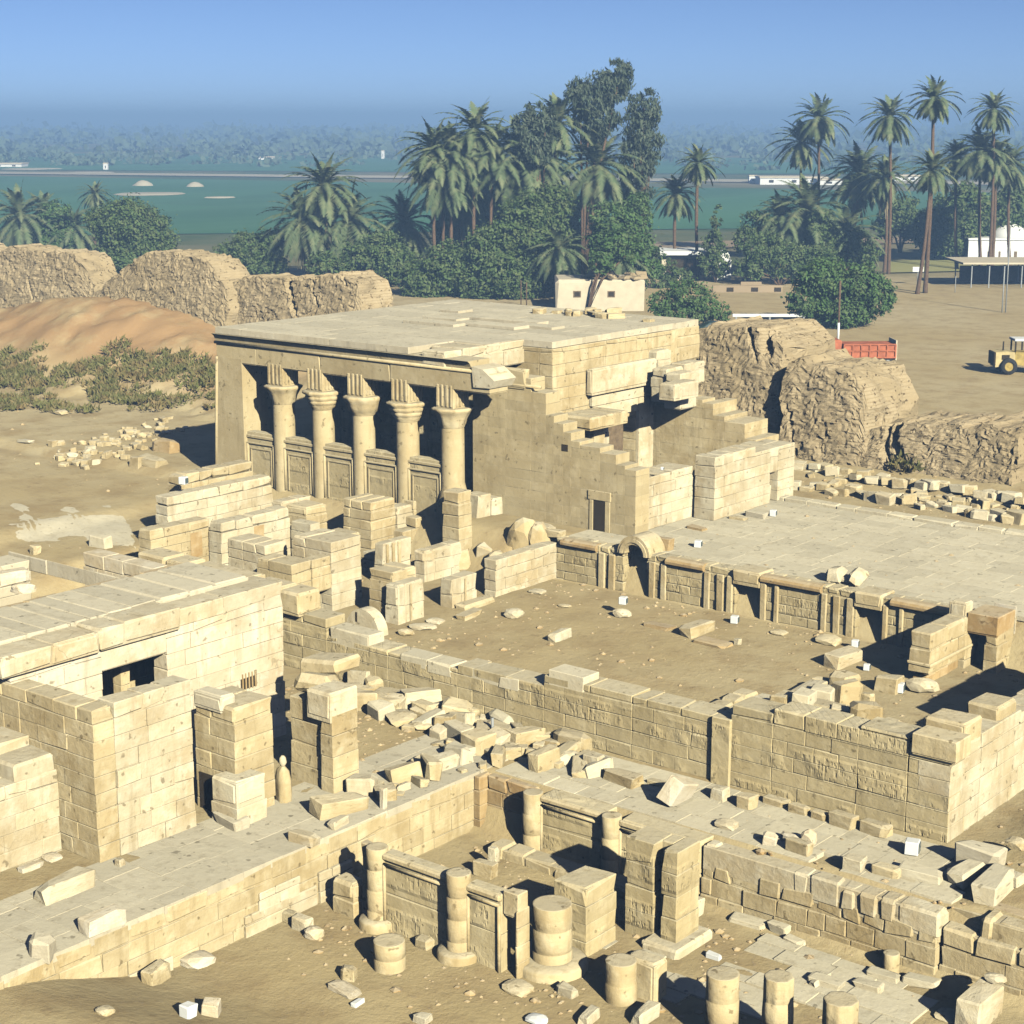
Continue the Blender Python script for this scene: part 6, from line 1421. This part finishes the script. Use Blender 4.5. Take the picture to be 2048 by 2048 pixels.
# rubble scatter on the sand at left
lab = "small stone in the rubble scatter on the sand left of the temple"
n = 0
while n < 28:
    a = srn.random(); u = 120+230*a+srn.gauss(0, 18); v = 925-75*a+srn.gauss(0, 13)
    p = G(u, v, 1.8); p = G(u, v, gz(p[0], p[1])); s = srn.uniform(.25, .9); put(p[0], p[1], gz(p[0], p[1])-.04, s, s*.6, s*srn.uniform(.35, .6), 'b' if srn.random() < .6 else 'r', lab, srn.choice((M_LIME, M_PALE, M_PAVE)), "rubble scatter left of the temple", srn.random()*3, srn.uniform(-.2, .2)); n += 1
for (u, v, w, h, kd, mt, l) in ((50, 897, 36, 10, 'x', M_PAVE, "long flat stone alone on the sand at the far left"), (105, 905, 20, 16, 'c', M_LIME, "single stone beside a dark hollow on the sand at left"), (275, 942, 36, 30, 'c', M_LIME, "square hollowed stone in front of the rubble scatter"), (300, 930, 70, 26, 'x', M_LIME, "low buff ledge of stone at the front of the rubble scatter"), (330, 905, 60, 34, 'x', M_BROWN, "low ochre bank at the shadow edge left of the temple"), (120, 830, 26, 18, 'r', M_LIME, "pale lump of stones at the foot of the scrub"), (200, 1095, 44, 30, 'x', M_PAVE, "pale block on the sand above the roof of the left building"), (70, 1110, 26, 24, 'c', M_LIME, "small tan cube on the sand above the roof of the left building"), (20, 1165, 60, 34, 'y', M_WHITE, "bright slab on the left building roof edge"), (40, 1190, 50, 40, 'r', M_WHITE, "bright broken rock in the sunken court of the left building")):
    zz = 6.4 if u in (20,) else 6.0 if u == 40 else None
    ST(u, v, w, h, kd, l, zz, mt)
# pebbles: too small and too many to count
rn = random.Random(91); mb = MB()
def peb(x, y, s):
    z = gz(x, y); vs, fs = boulder_geo_cache[rn.randint(0, 7)]; a = rn.random()*6.28; ca, sa = math.cos(a), math.sin(a)
    mb.add([(x+s*(q[0]*ca-q[1]*sa), y+s*(q[0]*sa+q[1]*ca), z-.03+s*.7*q[2]) for q in vs], fs)
boulder_geo_cache = []
for k in range(8):
    bm = bmesh.new(); bmesh.ops.create_icosphere(bm, subdivisions=1, radius=.5)
    for v in bm.verts: v.co *= 1+.35*noise.noise(v.co*3+Vector((k*3.3, 0, 0)))
    boulder_geo_cache.append(([tuple(v.co) for v in bm.verts], [tuple(v.index for v in f.verts) for f in bm.faces])); bm.free()
for (x0, x1, y0, y1, n) in ((-51.5, -48, 50.5, 67, 120), (-51, -23, 65.5, 67.2, 90), (-36, -23, 50.2, 58, 160), (-36.8, -28, 36.5, 38.5, 140), (-36.5, -28, 42, 43, 90), (-50, -38, 42, 48.6, 260), (-51, -23, 50.5, 67, 420), (-37, -20, 33, 44, 620), (-30, -20, 44.8, 48.8, 120), (-50, -38, 41, 48.5, 260), (-50, -23, 68, 82, 160), (-72, -52, 50, 66, 160), (-110, -78, 60, 84, 260), (-56, -34, 83, 90, 240), (-22, -17, 48, 60, 120)):
    for _ in range(n): peb(rn.uniform(x0, x1), rn.uniform(y0, y1), (rn.uniform(.05, .2) if rn.random() < .9 else rn.uniform(.2, .42)))
o = mb.build("pebbles", M_BROWN); mb = MB()
def rub(x, y, z, s):
    vs, fs = BLOCKS[rn.randint(0, 13)]; M = Matrix.Translation((x, y, z)) @ Matrix.Rotation(rn.random()*6.28, 4, 'Z') @ Matrix.Rotation(rn.uniform(-.4, .4), 4, 'X') @ Matrix.Diagonal((s, s*rn.uniform(.5, .9), s*rn.uniform(.4, .7), 1))
    mb.add([tuple(M @ Vector(v)) for v in vs], fs)
for _ in range(230):
    u = rn.uniform(1490, 2070); f = rn.random(); v = 893+(u-1490)*.145+f*(60+(u-1490)*.03)-10; p = G(u, v, 2.0); rub(p[0], p[1], 1.95+.8*(1-f)*rn.random(), rn.uniform(.3, .75))
for _ in range(170):
    u = rn.uniform(690, 1200); v = rn.uniform(1355, 1610)
    if inpoly(u, v, poly): p = G(u, v, 0.0); rub(p[0], p[1], -.05, rn.uniform(.2, .5))
for _ in range(90):
    a = rn.random(); u = 120+230*a+rn.gauss(0, 22); v = 925-75*a+rn.gauss(0, 15); p = G(u, v, 1.8); p = G(u, v, gz(p[0], p[1])); rub(p[0], p[1], gz(p[0], p[1])-.04, rn.uniform(.2, .6))
o2 = mb.build("rubble", M_LIME); o2['kind'] = 'stuff'; o2['label'] = "small broken rubble filling the gaps between the fallen blocks"; o['kind'] = 'stuff'; o['label'] = "pebbles and stone chips strewn over the sand"

# ================================================================== AIR
mb = MB(); vs, fs = [(x, y, z) for x in (-8000, 8000) for y in (-8000, 8000) for z in (-4.5, 34)], [(0, 1, 3, 2), (4, 6, 7, 5), (0, 4, 5, 1), (2, 3, 7, 6), (0, 2, 6, 4), (1, 5, 7, 3)]
mb.add(vs, fs)
hm = bpy.data.materials.new("haze_air"); hm.use_nodes = True; t = hm.node_tree; t.nodes.remove(t.nodes["Principled BSDF"])
pv = t.nodes.new("ShaderNodeVolumePrincipled"); pv.inputs["Color"].default_value = (.34, .56, .96, 1); pv.inputs["Density"].default_value = .0009; pv.inputs["Anisotropy"].default_value = 0.0
t.links.new(pv.outputs[0], t.nodes["Material Output"].inputs["Volume"])
o = mb.build("haze", hm); o['kind'] = 'stuff'; o['label'] = "blue haze hanging over the plain"
